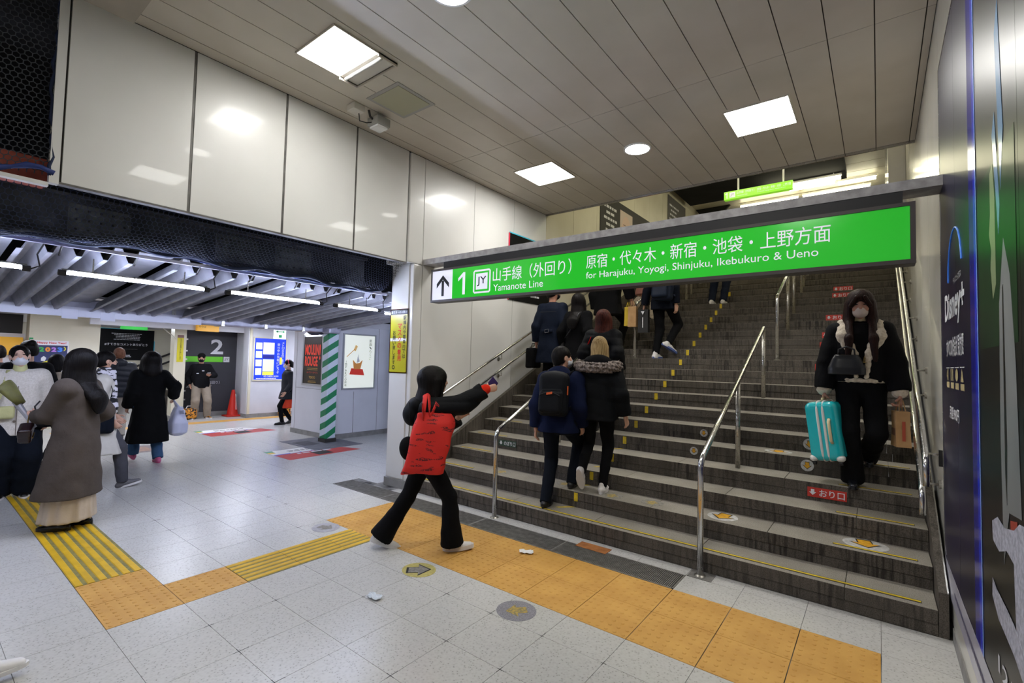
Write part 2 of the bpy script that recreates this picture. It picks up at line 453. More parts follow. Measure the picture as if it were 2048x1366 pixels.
for (k, x, nm) in ((6, -1.60, 'nearer the yellow tape on the sixth'), (5, -1.61, 'nearer the yellow tape on the fifth'), (6, -.565, 'beside the turquoise suitcase on the sixth'), (5, -.55, 'beside the turquoise suitcase on the fifth')):
    big = x > -1
    sticker((x, nose(k)-.001, k*RISE-.075), (1, 0, 0), (0, 0, 1), .11 if big else .085, .11 if big else .085, M['stickw'], 'small round sticker with yellow arrow %s riser' % nm, 'sticker',
            arrow=(0, 0, .07 if big else .055, M['arrowy'], M['printb']), round_=True, group='round arrow stickers on the stairs')
sticker((-1.11, 4.57, .32), (1, 0, 0), (0, 1, 0), .25, .25, M['stickw'], 'bright round arrow sticker on the second tread beside the near rail post', 'sticker',
        arrow=(0, .01, .19, M['arrowy'], M['printb']), round_=True, rot=-.15, group='round arrow stickers on the stairs')
sticker((-.09, 4.60, .32), (1, 0, 0), (0, 1, 0), .29, .27, M['stickw'], 'worn round arrow sticker at the right end of the second tread', 'sticker',
        arrow=(0, .02, .19, M['arrowy'], M['printb']), round_=True, rot=.2, group='round arrow stickers on the stairs')
sticker((-.82, 5.57, .80), (1, 0, 0), (0, 1, 0), .25, .2, M['stickw'], 'round arrow sticker on the fifth tread left of the suitcase', 'sticker',
        arrow=(0, 0, .17, M['arrowy'], M['printb']), round_=True, group='round arrow stickers on the stairs')
wornw = noisy('sticker_worn', '8f8b84', '6f6b64', 45, .7); worny = noisy('arrow_worn', 'b5984a', '857a55', 50, .7, lo=.42, hi=.55)
for (x, k, d, w) in ((-3.62, 2, .17, 'left of the navy coat'), (-2.75, 2, .2, 'between the two walkers'), (-2.15, 2, .12, 'by the white sneaker'), (-1.75, 2, .16, 'between sneaker and rail post')):
    sticker((x, nose(k)+d, k*RISE), (1, 0, 0), (0, 1, 0), .22, .2, wornw, 'faded round arrow sticker on the second tread %s' % w, 'sticker',
            arrow=(0, 0, .15, worny, None), round_=True, rot=PI, group='round arrow stickers on the stairs')
ysb = noisy('sticker_yellow_worn', 'b9ae66', 'a69a58', 40, .7); lil = noisy('sticker_lilac', 'a9a7ac', '949298', 40, .7)
sticker((-2.875, 2.605, 0), (1, 0, 0), (0, 1, 0), .28, .25, ysb, 'round yellow floor sticker with a grey arrow near the walking woman', 'sticker',
        arrow=(0, 0, .19, wornw, M['printb']), round_=True, rot=PI*.75, group='round floor stickers')
sticker((-1.92, 2.61, 0), (1, 0, 0), (0, 1, 0), .27, .26, noisy('sticker_grey_speckle', '97949b', '6c6a70', 160, .8), 'faded grey round floor sticker with a yellow arrow', 'sticker',
        arrow=(0, 0, .17, worny, None), round_=True, rot=-PI*.25, group='round floor stickers')
sticker((-4.27, 2.65, 0), (1, 0, 0), (0, 1, 0), .27, .25, lil, 'worn pale round sticker beside the left end of the orange paving', 'sticker',
        arrow=(0, 0, .18, wornw, None), round_=True, rot=PI*.6, group='round floor stickers')
# ---------------- ceiling
ceil = struct(bx('ceiling', M['ceilback'], (XL-.05, .4, -3.2, 7.09, ZC+.012, ZC+.12)), 'beige metal plank ceiling with dark joints')
pc = {}
n = 0; x = .305
edges = [.355, .3]
while edges[-1]-.306 > XL: edges.append(edges[-1]-.306)
edges.append(XL)
for a, b in zip(edges[:-1], edges[1:]):
    for (y0, y1) in ((-3.2, .9), (.9, 4.5), (4.5, 7.07)):
        key = (round(a-b, 3), round(y1-y0, 3))
        if key not in pc: pc[key] = MB().box(.004, key[0]-.004, .003, key[1]-.003, 0, .012).mesh('ceiling_panel', M['ceil'])
        o = link('ceiling_panel', pc[key], ceil); o.location = (b, y0, ZC)
struct(bx('trim_1', M['steel'], (XL, .35, 7.072, 7.092, ZC-.03, ZC+.05)), 'bright metal edge strip at the end of the plank ceiling')
struct(bx('ceiling_drop', M['ceil'], (XL, .35, 7.1, 7.2, ZC+.02, 6.9)), 'end face above the plank ceiling')

# ---------------- left wall
def panel_wall(name, label, plane_x, ys, z0, z1, m, thick=.03, gap=.004, joint=None, back=M['walljoint']):
    w = struct(bx(name, back, (plane_x-thick-.03, plane_x-thick, ys[0], ys[-1], z0, z1)), label)
    for a, b in zip(ys[:-1], ys[1:]):
        bx('wall_panel', m, (plane_x-thick, plane_x, a+gap, b-gap, z0+.002, z1-.002), w)
    return w
panel_wall('wall_left', 'white enamel wall panels beside the stairs', XL, [4.2, 5.18, 6.15, 7.1], 0, ZC-.001, M['wall'])
panel_wall('wall_left_upper', 'upper stair wall panels, coloured cream for the yellow lamplight', XL, [7.1+.97*i for i in range(12)], 0, 6.85, M['cream'])  # cream is the yellow lamplight put into the colour of white panels
w = panel_wall('wall_lintel', 'large white panels over the opening to the next hall', XL, [.686, 1.51, 2.33, 3.155, 3.93], 2.888, ZC-.002, M['wall'], gap=.012)
for y in (1.51, 2.33, 3.155): bx('joint_strip', M['strip'], (XL-.02, XL-.006, y-.014, y+.014, 2.89, ZC-.003), w)
bx('bottom_trim', M['strip'], (XL-.06, XL+.004, .686, 3.93, 2.872, 2.888), w)
bx('end_trim', M['wall'], (XL-.06, XL+.004, .63, .684, 2.87, ZC-.003), w)
p = struct(bx('wall_pier', M['wall'], (-5.17, XL-.065, 4.05, 9, 0, 2.9)), 'thick white pier between the stairs and the next hall')
bx('pier_cheek', M['wall'], (XL-.064, XL+.008, 4.05, 4.195, .0, 2.888), p, bevel=.012)
bx('pier_cheek', M['wall'], (XL-.035, XL+.008, 3.945, 4.195, 2.892, ZC-.003), p, bevel=.012)
bx('pier_top', M['wall'], (-5.17, XL-.066, 3.94, 9, 2.905, 4.4), p)
bx('pier_front_panel', M['wall'], (-5.135, XL-.07, 4.038, 4.049, .12, 2.87), p)
bx('pier_base', M['base'], (-5.185, XL+.012, 4.03, 4.2, 0, .105), p)
# beam over the stairs
b = struct(bx('beam', M['beam'], (XL+.002, XR-.004, 4.2, 4.42, 2.895, 2.965)), 'grey concrete beam carrying the green sign')
# ---------------- right wall
w = struct(bx('wall_right', M['walljoint'], (XR+.03, XR+.06, -3, 13, 0, 6.85)), 'glossy off-white panel wall on the right')
ysr = [-3, -1.5, 0, 1.5, 3.0, 4.5, 5.45, 6.4, 7.35, 8.3, 9.25, 10.2, 11.15, 12.1, 13]
for a, c in zip(ysr[:-1], ysr[1:]): bx('wall_panel', M['rwall'], (XR, XR+.03, a+.003, c-.003, .09, 6.84 if a > 7 else 4.4), w)
bx('wall_base', M['base'], (XR-.006, XR+.03, -3, 4.04, 0, .088), w)
w = struct(bx('wall_return', noisy('bright_panel', 'd9d9da', 'cfcfd2', 2, .12), (.14, XR-.002, 9.4, 13, 4.2, 6.8)), 'shiny panel casing on the right of the upper stairs')
for y in (10.3, 11.2, 12.1): bx('panel_joint', M['walljoint'], (.135, .14, y, y+.02, 4.2, 6.8), w)
# ---------------- upper level
UP = struct(bx('ceiling_upper', M['cream'], (XL, .4, 12.6, 22, 6.83, 6.95)), 'cream plank ceiling of the upper platform')
for i in range(14): bx('ceiling_plank', M['cream'], (XL, .3, 12.6+i*.6+.01, 12.6+i*.6+.59, 6.805, 6.83), UP)
struct(bx('wall_far', M['cream'], (-4.75, .4, 21.9, 22, ztop, 6.83)), 'cream end wall of the platform')
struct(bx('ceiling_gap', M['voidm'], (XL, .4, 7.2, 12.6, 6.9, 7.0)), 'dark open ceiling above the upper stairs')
# ---------------- void over the opening on the left
struct(MB().box(-9.0, -8.92, -3, 9, 2.45, 4.6).box(-9.0, -4.8, -3, 9, 4.42, 4.6).box(-9, -4.8, -3.1, -3, 2.4, 4.6).build('wall_void', M['voidm']), 'near-black shell added to keep the void above the temporary roof unlit')  # shell blocks ambient light; the shade is put into its near-black colour
# ---------------- far hall
hc = struct(bx('ceiling_hall', M['hallwall'], (-18.5, -8.92, -3, 9, 2.42, 2.5)), 'low white ceiling of the far hall')
struct(bx('wall_back', M['cream'], (-18.6, -18.5, -3, 9, 0, 2.5)), 'cream back wall of the far hall')
struct(bx('wall_hall_end', M['hallwall'], (-18.5, -4.8, 8.9, 9, 0, 2.5)), 'white end wall of the far hall')
# dark dirt lodged at some tile corners
rd_ = random.Random(11); mb = MB()
for xx in xs[1:16]:
    for yy in ys1[7:15]:
        if special(xx-.1, xx+.1, yy-.1, yy+.1) or special(xx-.1, xx+.02, yy-.02, yy+.1) or rd_.random() > .5: continue
        a, b2 = .012+.022*rd_.random(), .012+.022*rd_.random()
        mb.box(xx-a, xx+b2, yy-.0016, yy+.0016, -.003, .0006); mb.box(xx-.0016, xx+.0016, yy-b2, yy+a*1.6, -.003, .0007)
o = mb.build('joint_dirt', mat('dirt_black', '2a2826', .9), floor); o['kind'] = 'stuff'
# ================================================================== lamps and fixtures
em_panel = emissive('lamp_panel_light', 'fffdf8', L_PANEL)
em_tube = emissive('lamp_tube_cool', 'd3deff', L_TUBE)
em_up = emissive('lamp_tube_platform', 'fff7d2', L_UP)
em_up2 = emissive('lamp_tube_unseen', 'fff7d2', L_UP*4)  # unseen pair over the stairs, made stronger to brighten the upper wall
em_hall = emissive('lamp_hall', 'e9eeff', L_HALL)
def square_lamp(x0, x1, y0, y1, label, open_end=0.):
    t = empty('ceiling_lamp', ((x0+x1)/2, (y0+y1)/2, ZC)); tag(t, label, 'lamp', 'square ceiling lamps')
    yd = y1-open_end
    fr = MB()
    for a in ((x0-.012, x1+.012, y0-.012, y0), (x0-.012, x1+.012, y1, y1+.012), (x0-.012, x0, y0, y1), (x1, x1+.012, y0, y1)): fr.box(*a, ZC-.014, ZC+.002)
    rel(fr.build('frame', M['ceil']), t)
    rel(bx('diffuser', em_panel, (x0, x1, y0, yd, ZC-.009, ZC-.002)), t)
    if open_end:
        rel(bx('housing', mat('lamp_housing', 'cfcac0', .5), (x0, x1, yd, y1, ZC-.006, ZC-.001)), t)
        rel(MB().tube([(x0+.02, yd+.05, ZC-.02), (x1-.02, yd+.05, ZC-.02)], .016, 10).build('bare_tube', mat('tube_off', 'd8d8d8', .2), smooth=True), t)
        rel(MB().box(x0-.012, x1+.012, y1, y1+.012, ZC-.035, ZC).box(x0-.012, x0, yd, y1, ZC-.035, ZC).box(x1, x1+.012, yd, y1, ZC-.035, ZC).build('open_rim', M['ceil']), t)
    return t
square_lamp(-4.02, -3.44, 2.035, 2.645, 'square ceiling lamp with its cover slid open, nearest the camera', .19)
square_lamp(-4.03, -3.42, 5.205, 5.815, 'square ceiling lamp near the white wall above the sign arrow')
square_lamp(-1.27, -.685, 5.205, 5.835, 'square ceiling lamp over the middle of the stairs')
for (x, y, w) in ((-.97, 2.3, 'above the camera'), (-3.73, -1., 'behind the camera to the left'), (-.97, -1., 'behind the camera to the right')): square_lamp(x-.3, x+.3, y-.3, y+.3, 'square ceiling lamp outside the view, '+w)
def round_lamp(x, y, label):
    t = empty('round_downlight', (x, y, ZC)); tag(t, label, 'lamp', 'round downlights')
    prof = [(.165, .0), (.165, -.012), (.145, -.014), (.142, .0)]
    rel(MB().lathe(prof, (x, y, ZC), 40).build('trim_ring', M['white'], smooth=False), t)
    rel(MB().lathe([(.141, -.001), (.141, -.010)], (x, y, ZC), 40).build('diffuser', em_panel), t)
round_lamp(-2.345, 5.49, 'round ceiling downlight between the two far square lamps')
round_lamp(-2.42, 2.32, 'round ceiling downlight cut off by the top edge of the view')
h = empty('ceiling_hatch', (-3.9, 3.08, ZC)); tag(h, 'square pale access hatch in the plank ceiling', 'hatch')
rel(bx('frame', mat('hatch_frame', '9d9a96', .45), (-4.15, -3.65, 2.84, 3.33, ZC-.006, ZC)), h)
rel(bx('door', mat('hatch_door', 'a8a58c', .6), (-4.11, -3.69, 2.88, 3.29, ZC-.010, ZC-.006)), h)
# sensor on the ceiling
c = empty('ceiling_sensor', (-4.33, 3.08, ZC)); tag(c, 'small grey box sensor with cable under the ceiling by the wall', 'sensor')
rel(bx('junction_box', mat('abs_white', 'cfcac0', .5), (-4.43, -4.30, 2.80, 2.93, ZC-.07, ZC), None, .006), c)
rel(bx('sensor_body', mat('sensor_grey', '9b9a94', .5), (-4.42, -4.24, 3.05, 3.22, ZC-.135, ZC-.045), None, .006), c)
rel(bx('sensor_lens', M['white'], (-4.40, -4.26, 3.07, 3.20, ZC-.155, ZC-.136)), c)
rel(MB().tube([(-4.33, 3.0, ZC), (-4.33, 3.02, ZC-.06), (-4.33, 3.08, ZC-.09)], .012, 8).build('bracket', M['dark']), c)
rel(MB().tube([(-4.36, 2.9, ZC-.07), (-4.37, 2.92, ZC-.14), (-4.36, 3.0, ZC-.13), (-4.34, 3.07, ZC-.10)], .006, 6).build('cable', M['black']), c)

# ---------------- handrails
def arc_path(pts, r=.10, n=6):
    P = [Vector(p) for p in pts]; out = [P[0]]
    for a, b, c in zip(P[:-2], P[1:-1], P[2:]):
        u = (a-b).normalized(); v = (c-b).normalized(); d = min(r, (a-b).length*.45, (c-b).length*.45)
        p0, p1 = b+u*d, b+v*d
        for i in range(n+1):
            t = i/n; out.append(p0*(1-t)**2+b*2*t*(1-t)+p1*t*t)
    out.append(P[-1]); return out
SL = RISE/RUN
def mid_rail(x, yb, zb, ytop, posts, label, top_down):
    t = empty('handrail', (x, yb, zb)); tag(t, label, 'handrail', 'steel handrails on the stairs')
    zt = zb+.90; yt = ytop; zz = zt+(yt-yb)*SL
    pts = [(x, yb, zb), (x, yb, zt), (x, yt, zz)]
    if top_down: pts += [(x, yt, zz-.35)]
    rel(MB().tube(arc_path(pts, .08), .0235, 14).build('rail', M['steel'], smooth=True), t)
    rel(MB().lathe([(.045, 0), (.045, .004), (.03, .012)], (x, yb, zb), 16).build('base_flange', M['steel2']), t)
    for k in posts:
        yp = nose(k)+.17; zp = k*RISE; zr = zt+(yp-yb)*SL
        rel(MB().tube([(x, yp, zp), (x, yp, zr)], .0235, 14).build('post', M['steel2'], smooth=True), t)
for x, w in ((-1.13, 'right'), (-3.24, 'left')):
    mid_rail(x, 3.97, 0, nose(8)+.17, (4, 8), 'lower polished steel handrail, %s of the two standing on the stairs' % w, False)
    mid_rail(x, nose(11)+.17, 11*RISE, nose(22)+.17, (14, 16, 19, 20, 22), 'upper polished steel handrail, %s of the two higher on the stairs' % w, False)
o = bx('post_plate', M['grate'], (-1.21, -1.03, 3.9, 4.05, .0, .004)); tag(o, 'square steel base plate under the near right rail post', 'plate')
def wall_rail(xw, xr, ys, ye, off, label, stub):
    t = empty('handrail', (xr, ys, 0)); tag(t, label, 'handrail', 'wall handrails beside the stairs')
    def z(y): return RISE+(y-Y0)*SL+off
    rel(MB().tube(arc_path([(xr, ys, z(ys)-stub), (xr, ys, z(ys)), (xr, ye, z(ye))], .06), .019, 12).build('rail', M['steel'], smooth=True), t)
    y = ys+.25
    while y < ye-.2:
        rel(MB().tube([(xw, y, z(y)-.10), (xr, y, z(y)-.10), (xr, y, z(y)-.01)], .009, 8).build('bracket', M['steel2'], smooth=True), t)
        rel(MB().tube([(xw, y, z(y)-.10), (xw+(.015 if xr > xw else -.015), y, z(y)-.10)], .03, 12).build('wall_plate', M['steel2']), t)
        y += 1.25
wall_rail(XL, -4.68, 4.32, 11, .79, 'upper steel handrail on the white left wall', .0001)
wall_rail(XL, -4.68, 4.32, 11, .53, 'lower steel handrail on the white left wall', .0001)
wall_rail(XR, .25, 4.32, 11.5, .76, 'upper steel handrail on the right wall beside the poster', .17)
wall_rail(XR, .235, 4.44, 11.5, .47, 'lower steel handrail on the right wall beside the poster', .16)

# ---------------- main green sign
s = empty('direction_sign', (-2.1, 4.1, 2.56)); tag(s, 'long lit green platform sign with arrow hung below the beam', 'sign')
def sg(o): return rel(o, s)
X, Zu = Vector((1, 0, 0)), Vector((0, 0, 1))
sg(bx('casing', M['frame'], (-4.41, .20, 4.062, 4.19, 2.36, 2.77), None, .006))
fr = MB().box(-4.41, .20, 4.046, 4.062, 2.745, 2.77).box(-4.41, .20, 4.046, 4.062, 2.36, 2.388).box(-4.41, -4.392, 4.046, 4.062, 2.388, 2.745).box(.172, .20, 4.046, 4.062, 2.388, 2.745)
sg(fr.build('frame', M['frame']))
sg(bx('arrow_panel', M['signwhite'], (-4.391, -4.045, 4.053, 4.061, 2.389, 2.744)))
sg(bx('green_panel', M['green'], (-4.045, .171, 4.053, 4.061, 2.389, 2.744)))
yf = 4.0515
def tx(body, x0, x1, z0, z1, m=M['signwhite'], **k): return sg(text(body, m, (x0, yf, z0), X, Zu, x1-x0, z1-z0, None, **k))
a = (-4.205, 2.555)
ar = MB().prism([(a[0]-.02, yf, 2.43), (a[0]+.02, yf, 2.43), (a[0]+.02, yf, 2.62), (a[0]-.02, yf, 2.62)], (0, -.001, 0))
for sgn in (-1, 1): ar.prism([(a[0], yf, 2.685), (a[0]+sgn*.105, yf, 2.585), (a[0]+sgn*.105, yf, 2.53), (a[0], yf, 2.632)][::sgn], (0, -.001, 0))
sg(ar.build('arrow', M['signblack']))
sg(MB().prism([(-3.875, yf, 2.428), (-3.835, yf, 2.428), (-3.835, yf, 2.69), (-3.865, yf, 2.69), (-3.945, yf, 2.625), (-3.945, yf, 2.59), (-3.875, yf, 2.64)], (0, -.001, 0)).build('numeral', M['signwhite']))
sg(MB().prism([(-3.705, yf, 2.445), (-3.685, yf, 2.425), (-3.465, yf, 2.425), (-3.445, yf, 2.445), (-3.445, yf, 2.675), (-3.465, yf, 2.695), (-3.685, yf, 2.695), (-3.705, yf, 2.675)], (0, -.0006, 0)).build('badge_rim', M['signwhite']))
sg(bx('badge_ring', M['green'], (-3.685, -3.465, yf-.0012, yf-.0007, 2.445, 2.675)))
sg(bx('badge_core', M['signwhite'], (-3.662, -3.488, yf-.0018, yf-.0013, 2.468, 2.652)))
tx('JY', -3.645, -3.505, 2.505, 2.615, M['signblack'], bold=.01, depth=.0024)
tx('山手線（外回り）', -3.41, -2.40, 2.535, 2.69)
tx('Yamanote Line', -3.40, -2.735, 2.432, 2.507)
tx('原宿・代々木・新宿・池袋・上野方面', -2.235, -.265, 2.563, 2.695)
tx('for Harajuku, Yoyogi, Shinjuku, Ikebukuro & Ueno', -2.235, -.34, 2.450, 2.531)
h = bx('sign_hanger', M['black'], (-4.36, .14, 4.205, 4.30, 2.772, 2.894)); tag(h, 'long black bracket box between the green sign and the concrete beam', 'bracket')

# ---------------- posters on the stair walls
def framed(name, label, cat, o, right, up, w, h, m, t=.012):
    rt, u = Vector(right), Vector(up); n = rt.cross(u)
    e = empty(name, Vector(o)+rt*w/2); tag(e, label, cat)
    ob = MB().obox(Vector(o)+n*.003, rt*w, u*h, n*(t-.003)).build('board', m); rel(ob, e)
    return e, n*t
Yv = Vector((0, 1, 0)); Xm = Vector((-1, 0, 0)); Ym = Vector((0, -1, 0))
blackp = mat('poster_black', '0a0a0b', .6, spec=.2)
def comment_poster(xw, y0, w, z0, h, label):
    e, off = framed('black_poster', label, 'poster', (xw, y0, z0), Yv, Zu, w, h, blackp)
    x = xw+.0125
    rel(bx('red_edge', mat('edge_red', 'd2304a', .5), (xw+.003, x+.004, y0-.02, y0, z0, z0+h)), e)
    rel(bx('cyan_edge', mat('edge_cyan', '3fc0dc', .5), (xw+.003, x+.004, y0, y0+w*.6, z0+h, z0+h+.018)), e)
    rel(bx('cyan_side', mat('edge_cyan', '3fc0dc', .5), (xw+.003, x+.004, y0+w, y0+w+.02, z0, z0+h*.65)), e)
    rel(text('#すてきなコメントありがとう', M['printw'], (x, y0+.12*w, z0+h*.47), Yv, Zu, w*.76, h*.085, None, bold=.02), e)
    rel(lines_of_print(5, M['printw'], (x, y0+.2*w, z0+h*.66), Yv, Zu, w*.6, h*.24, None, 3, .35), e)
    rel(bx('search_bar', M['printw'], (x, x+.001, y0+.3*w, y0+.7*w, z0+h*.36, z0+h*.362)), e)
    rel(lines_of_print(2, M['printw'], (x, y0+.42*w, z0+h*.10), Yv, Zu, w*.16, h*.09, None, 5, .6, vary=.1), e)
    return e
comment_poster(XL, 6.03, 1.42, 2.66, 1.09, 'black poster with red and cyan edges on the white stair wall')
dg = mat('poster_charcoal', '272422', .6)
e, _ = framed('portrait_poster', 'wide charcoal poster with a face portrait on the upper stair wall', 'poster', (XL, 9.17, 3.9), Yv, Zu, 3.4, 1.5, dg)
xp = XL+.0125
rel(lines_of_print(8, M['printw'], (xp, 9.3, 4.2), Yv, Zu, .65, 1.05, None, 4, .45, vary=.5), e)
rel(bx('photo_card', mat('portrait_paper', 'cdb9ab', .5), (xp, xp+.002, 10.16, 10.85, 4.25, 5.25)), e)
pts = [(xp+.0025, 10.5+.26*math.cos(a), 4.78+.38*math.sin(a)) for a in [2*PI*i/28 for i in range(28)]]
rel(MB().prism(pts, (.001, 0, 0)).build('portrait_face', mat('portrait_skin', 'd8b8a4', .5)), e)
fe = MB()
for yy in (10.39, 10.61): fe.prism([(xp+.004, yy+.06*math.cos(a), 4.87+.022*math.sin(a)) for a in [2*PI*i/14 for i in range(14)]], (.0006, 0, 0)); fe.box(xp+.004, xp+.0046, yy-.07, yy+.07, 4.925, 4.94)
fe.box(xp+.004, xp+.0046, 10.49, 10.52, 4.68, 4.74)
rel(fe.build('portrait_features', mat('portrait_dark', '4a3830', .5)), e)
rel(MB().prism([(xp+.004, 10.5+.08*math.cos(a), 4.58+.03*math.sin(a)) for a in [2*PI*i/16 for i in range(16)]], (.0006, 0, 0)).build('portrait_lips', mat('portrait_lip', '9c4638', .5)), e)
rel(lines_of_print(6, M['printw'], (xp, 11.2, 4.3), Yv, Zu, .8, .8, None, 6, .4), e)
e, _ = framed('grey_poster', 'grey poster with rows of writing farther up the stair wall', 'poster', (XL, 13.3, 4.6), Yv, Zu, 1.55, 1.95, mat('poster_grey', '55524e', .6))
rel(lines_of_print(9, M['printw'], (xp, 13.4, 5.2), Yv, Zu, .75, 1.2, None, 8, .4), e)
rel(bx('photo_card', mat('portrait_paper', 'cdb9ab', .5), (xp, xp+.002, 14.35, 14.75, 5.2, 6.1)), e)

# ---------------- yellow mask notice on the pier
e, _ = framed('mask_notice', 'tall yellow notice with brush writing on the white pier', 'notice', (-5.165, 4.0375, 1.468), X, Zu, .36, .842, mat('notice_orange', 'e0632a', .5), .003)
yn = 4.034
rel(bx('yellow_field', noisy('notice_yellow', 'b9b224', 'aea71e', 3, .4), (-5.152, -4.818, yn, yn+.0008, 1.482, 2.235)), e)
rel(bx('header', M['printb'], (-5.152, -4.818, yn, yn+.0008, 2.235, 2.297)), e)
rel(text('皆さまへのお願い', M['printw'], (-5.14, yn, 2.25), X, Zu, .31, .035, None), e)
rel(vtext('駅構内や電車内では', M['printb'], (-4.905, yn, 1.66), X, Zu, .075, .56, None, bold=.01), e)
rel(vtext('マスクの着用', M['printr'], (-5.005, yn, 1.62), X, Zu, .085, .50, None, bold=.02), e)
rel(vtext('お願い致します。', M['printb'], (-5.105, yn, 1.51), X, Zu, .07, .52, None, bold=.01), e)
rel(bx('torn_patch', M['paper'], (-5.152, -4.83, yn-.001, yn, 1.885, 1.925)), e)

# ---------------- large advertising wall poster on the right
def poster_paint(name, col, rough=.34): return noisy(name, col[0], col[1], 1.5, rough, 3)
xq = XR-.008
e = empty('advertising_poster', (XR, 2., .3)); tag(e, 'huge glossy dark wall poster with a blue light line on the right wall', 'poster')
def pq(o): return rel(o, e)
pyw = [4.40, 3.62, 2.86, 2.10, 1.34, .58, -.2]
navy = poster_paint('poster_navy', ('140e36', '0e0a26')); dk = poster_paint('poster_dark', ('14130f', '0d0d0d')); dgreen = poster_paint('poster_green', ('173a1c', '0d2210'))
for i in range(len(pyw)-1):
    pq(bx('poster_panel', navy if i < 2 else dk, (xq, XR-.001, pyw[i+1]+.0012, pyw[i]-.0012, .25, 3.77)))
xs_ = xq-.0006
def flat_poly(name, pts, m, d=0.): return pq(MB().prism([(xs_-d, y, z) for y, z in pts], (-.0005, 0, 0)).build(name, m))
flat_poly('blue_line', [(2.97, .42), (2.90, .42), (2.90, 3.77), (2.96, 3.77)], mat('poster_blue', '2436d8', .2), .0006)
flat_poly('blue_glow', [(3.10, .42), (2.90, .42), (2.90, 3.77), (3.10, 3.77)], mat('poster_blue_dim', '1a1c86', .2))
flat_poly('light_line', [(2.905, .42), (2.885, .42), (2.885, 3.77), (2.905, 3.77)], mat('poster_lightblue', '8fb4ff', .2), .001)
flat_poly('green_field', [(2.84, 1.75), (2.14, 1.75), (2.14, 2.45), (2.84, 2.45)], dgreen)
flat_poly('pale_face', [(2.56, 2.42), (2.50, 2.44), (2.47, 2.3), (2.47, 1.98), (2.53, 1.93), (2.57, 2.05), (2.55, 2.12), (2.59, 2.19), (2.56, 2.26)], poster_paint('poster_face', ('8c9a72', '5f6b4c')), .0006)
flat_poly('hair_strand', [(2.42, 2.9), (2.36, 3.0), (2.30, 2.5), (2.36, 2.3)], mat('poster_sky', '7fa2c4', .2), .0006)
flat_poly('hair_strand', [(2.50, 2.55), (2.45, 2.62), (2.38, 2.25), (2.41, 2.15)], mat('poster_sky', '7fa2c4', .2), .0006)
flat_poly('cloak', [(2.42, 1.9), (2.33, 2.12), (2.24, 1.98), (2.18, 1.7), (2.14, 1.2), (2.32, 1.18), (2.42, .98), (2.44, 1.4)], poster_paint('poster_cloak', ('8b8d8b', '5f6262')), .0006)
flat_poly('cloak_fold', [(2.36, 1.95), (2.345, 1.96), (2.33, 1.4), (2.35, 1.2), (2.37, 1.3)], dk, .0012)
flat_poly('belt_red', [(2.30, 1.12), (2.2, 1.14), (2.2, 1.18), (2.30, 1.16)], mat('poster_red', '9c3a2a', .3), .0012)
bw = noisy('brush_white', 'b9b9c4', '8c8c98', 60, .5)
flat_poly('brush_stroke', [(2.63, 1.08), (2.52, 1.12), (2.4, 1.11), (2.25, 1.14), (2.17, 1.18), (2.10, 1.19), (2.10, .70), (2.17, .73), (2.24, .78), (2.26, 1.03), (2.37, 1.04), (2.50, 1.0), (2.62, 1.01)], bw, .0015)
flat_poly('brush_stroke', [(2.64, .86), (2.56, .845), (2.40, .84), (2.27, .83), (2.16, .80), (2.10, .78), (2.10, .69), (2.28, .73), (2.53, .745), (2.65, .79)], bw, .0021)
flat_poly('white_band', [(4.40, .25), (2.14, .25), (2.14, .455), (4.40, .42)], noisy('band_lilac', 'b6b4c4', 'aaa8b8', 3, .2), .0012)
pq(lines_of_print(1, mat('ink_soft', '55536a', .6), (xs_-.002, 3.9, .33), Ym, Zu, 1.3, .035, None, 12, .7, vary=.1, depth=.001))
def ptx(body, ya, yb, z0, z1, m=M['printw'], **k): return pq(text(body, m, (xs_-.001, ya, z0), Ym, Zu, ya-yb, z1-z0, None, depth=.001, **k))
ptx('Disney+', 4.16, 3.28, 1.92, 2.14, bold=.03)
ptx('ディズニープラス', 3.72, 3.40, 2.155, 2.195)
arc = MB()
pa = [(xs_-.001, 3.66+.30*math.cos(t), 2.20+.27*math.sin(t)) for t in [PI*.95-PI*.95*i/16 for i in range(17)]]
arc.tube([p for p in pa], .005, 6)
pq(arc.build('logo_arc', mat('arc_blue', '3f7fe8', .3)))
ptx('すべての作品が見放題', 4.10, 3.33, 1.74, 1.86, bold=.02)
for i, b_ in enumerate(('4K', 'II', '●', '▲')):
    ya = 4.14-i*.215
    pq(bx('badge_frame', M['printw'], (xs_-.001, xs_, ya-.16, ya, 1.675, 1.68)))
    ptx(b_, ya-.03, ya-.14, 1.60, 1.67, mat('badge_gold', 'c2b083', .5))
    pq(bx('badge_bar', mat('badge_gold', 'c2b083', .5), (xs_-.001, xs_, ya-.15, ya-.02, 1.555, 1.59)))
ptx('月額990円', 3.98, 3.55, 1.37, 1.45, bold=.02)
ptx('12月', 2.56, 2.2, .54, .62, bold=.01)
struct(bx('trim_2', M['steel'], (XR-.010, XR, 4.402, 4.418, .0, 3.79)), 'thin metal edge strip at the end of the wall poster')
struct(bx('trim_3', M['steel'], (XR-.010, XR, -.2, 4.402, 3.772, 3.785)), 'thin metal edge strip above the wall poster')

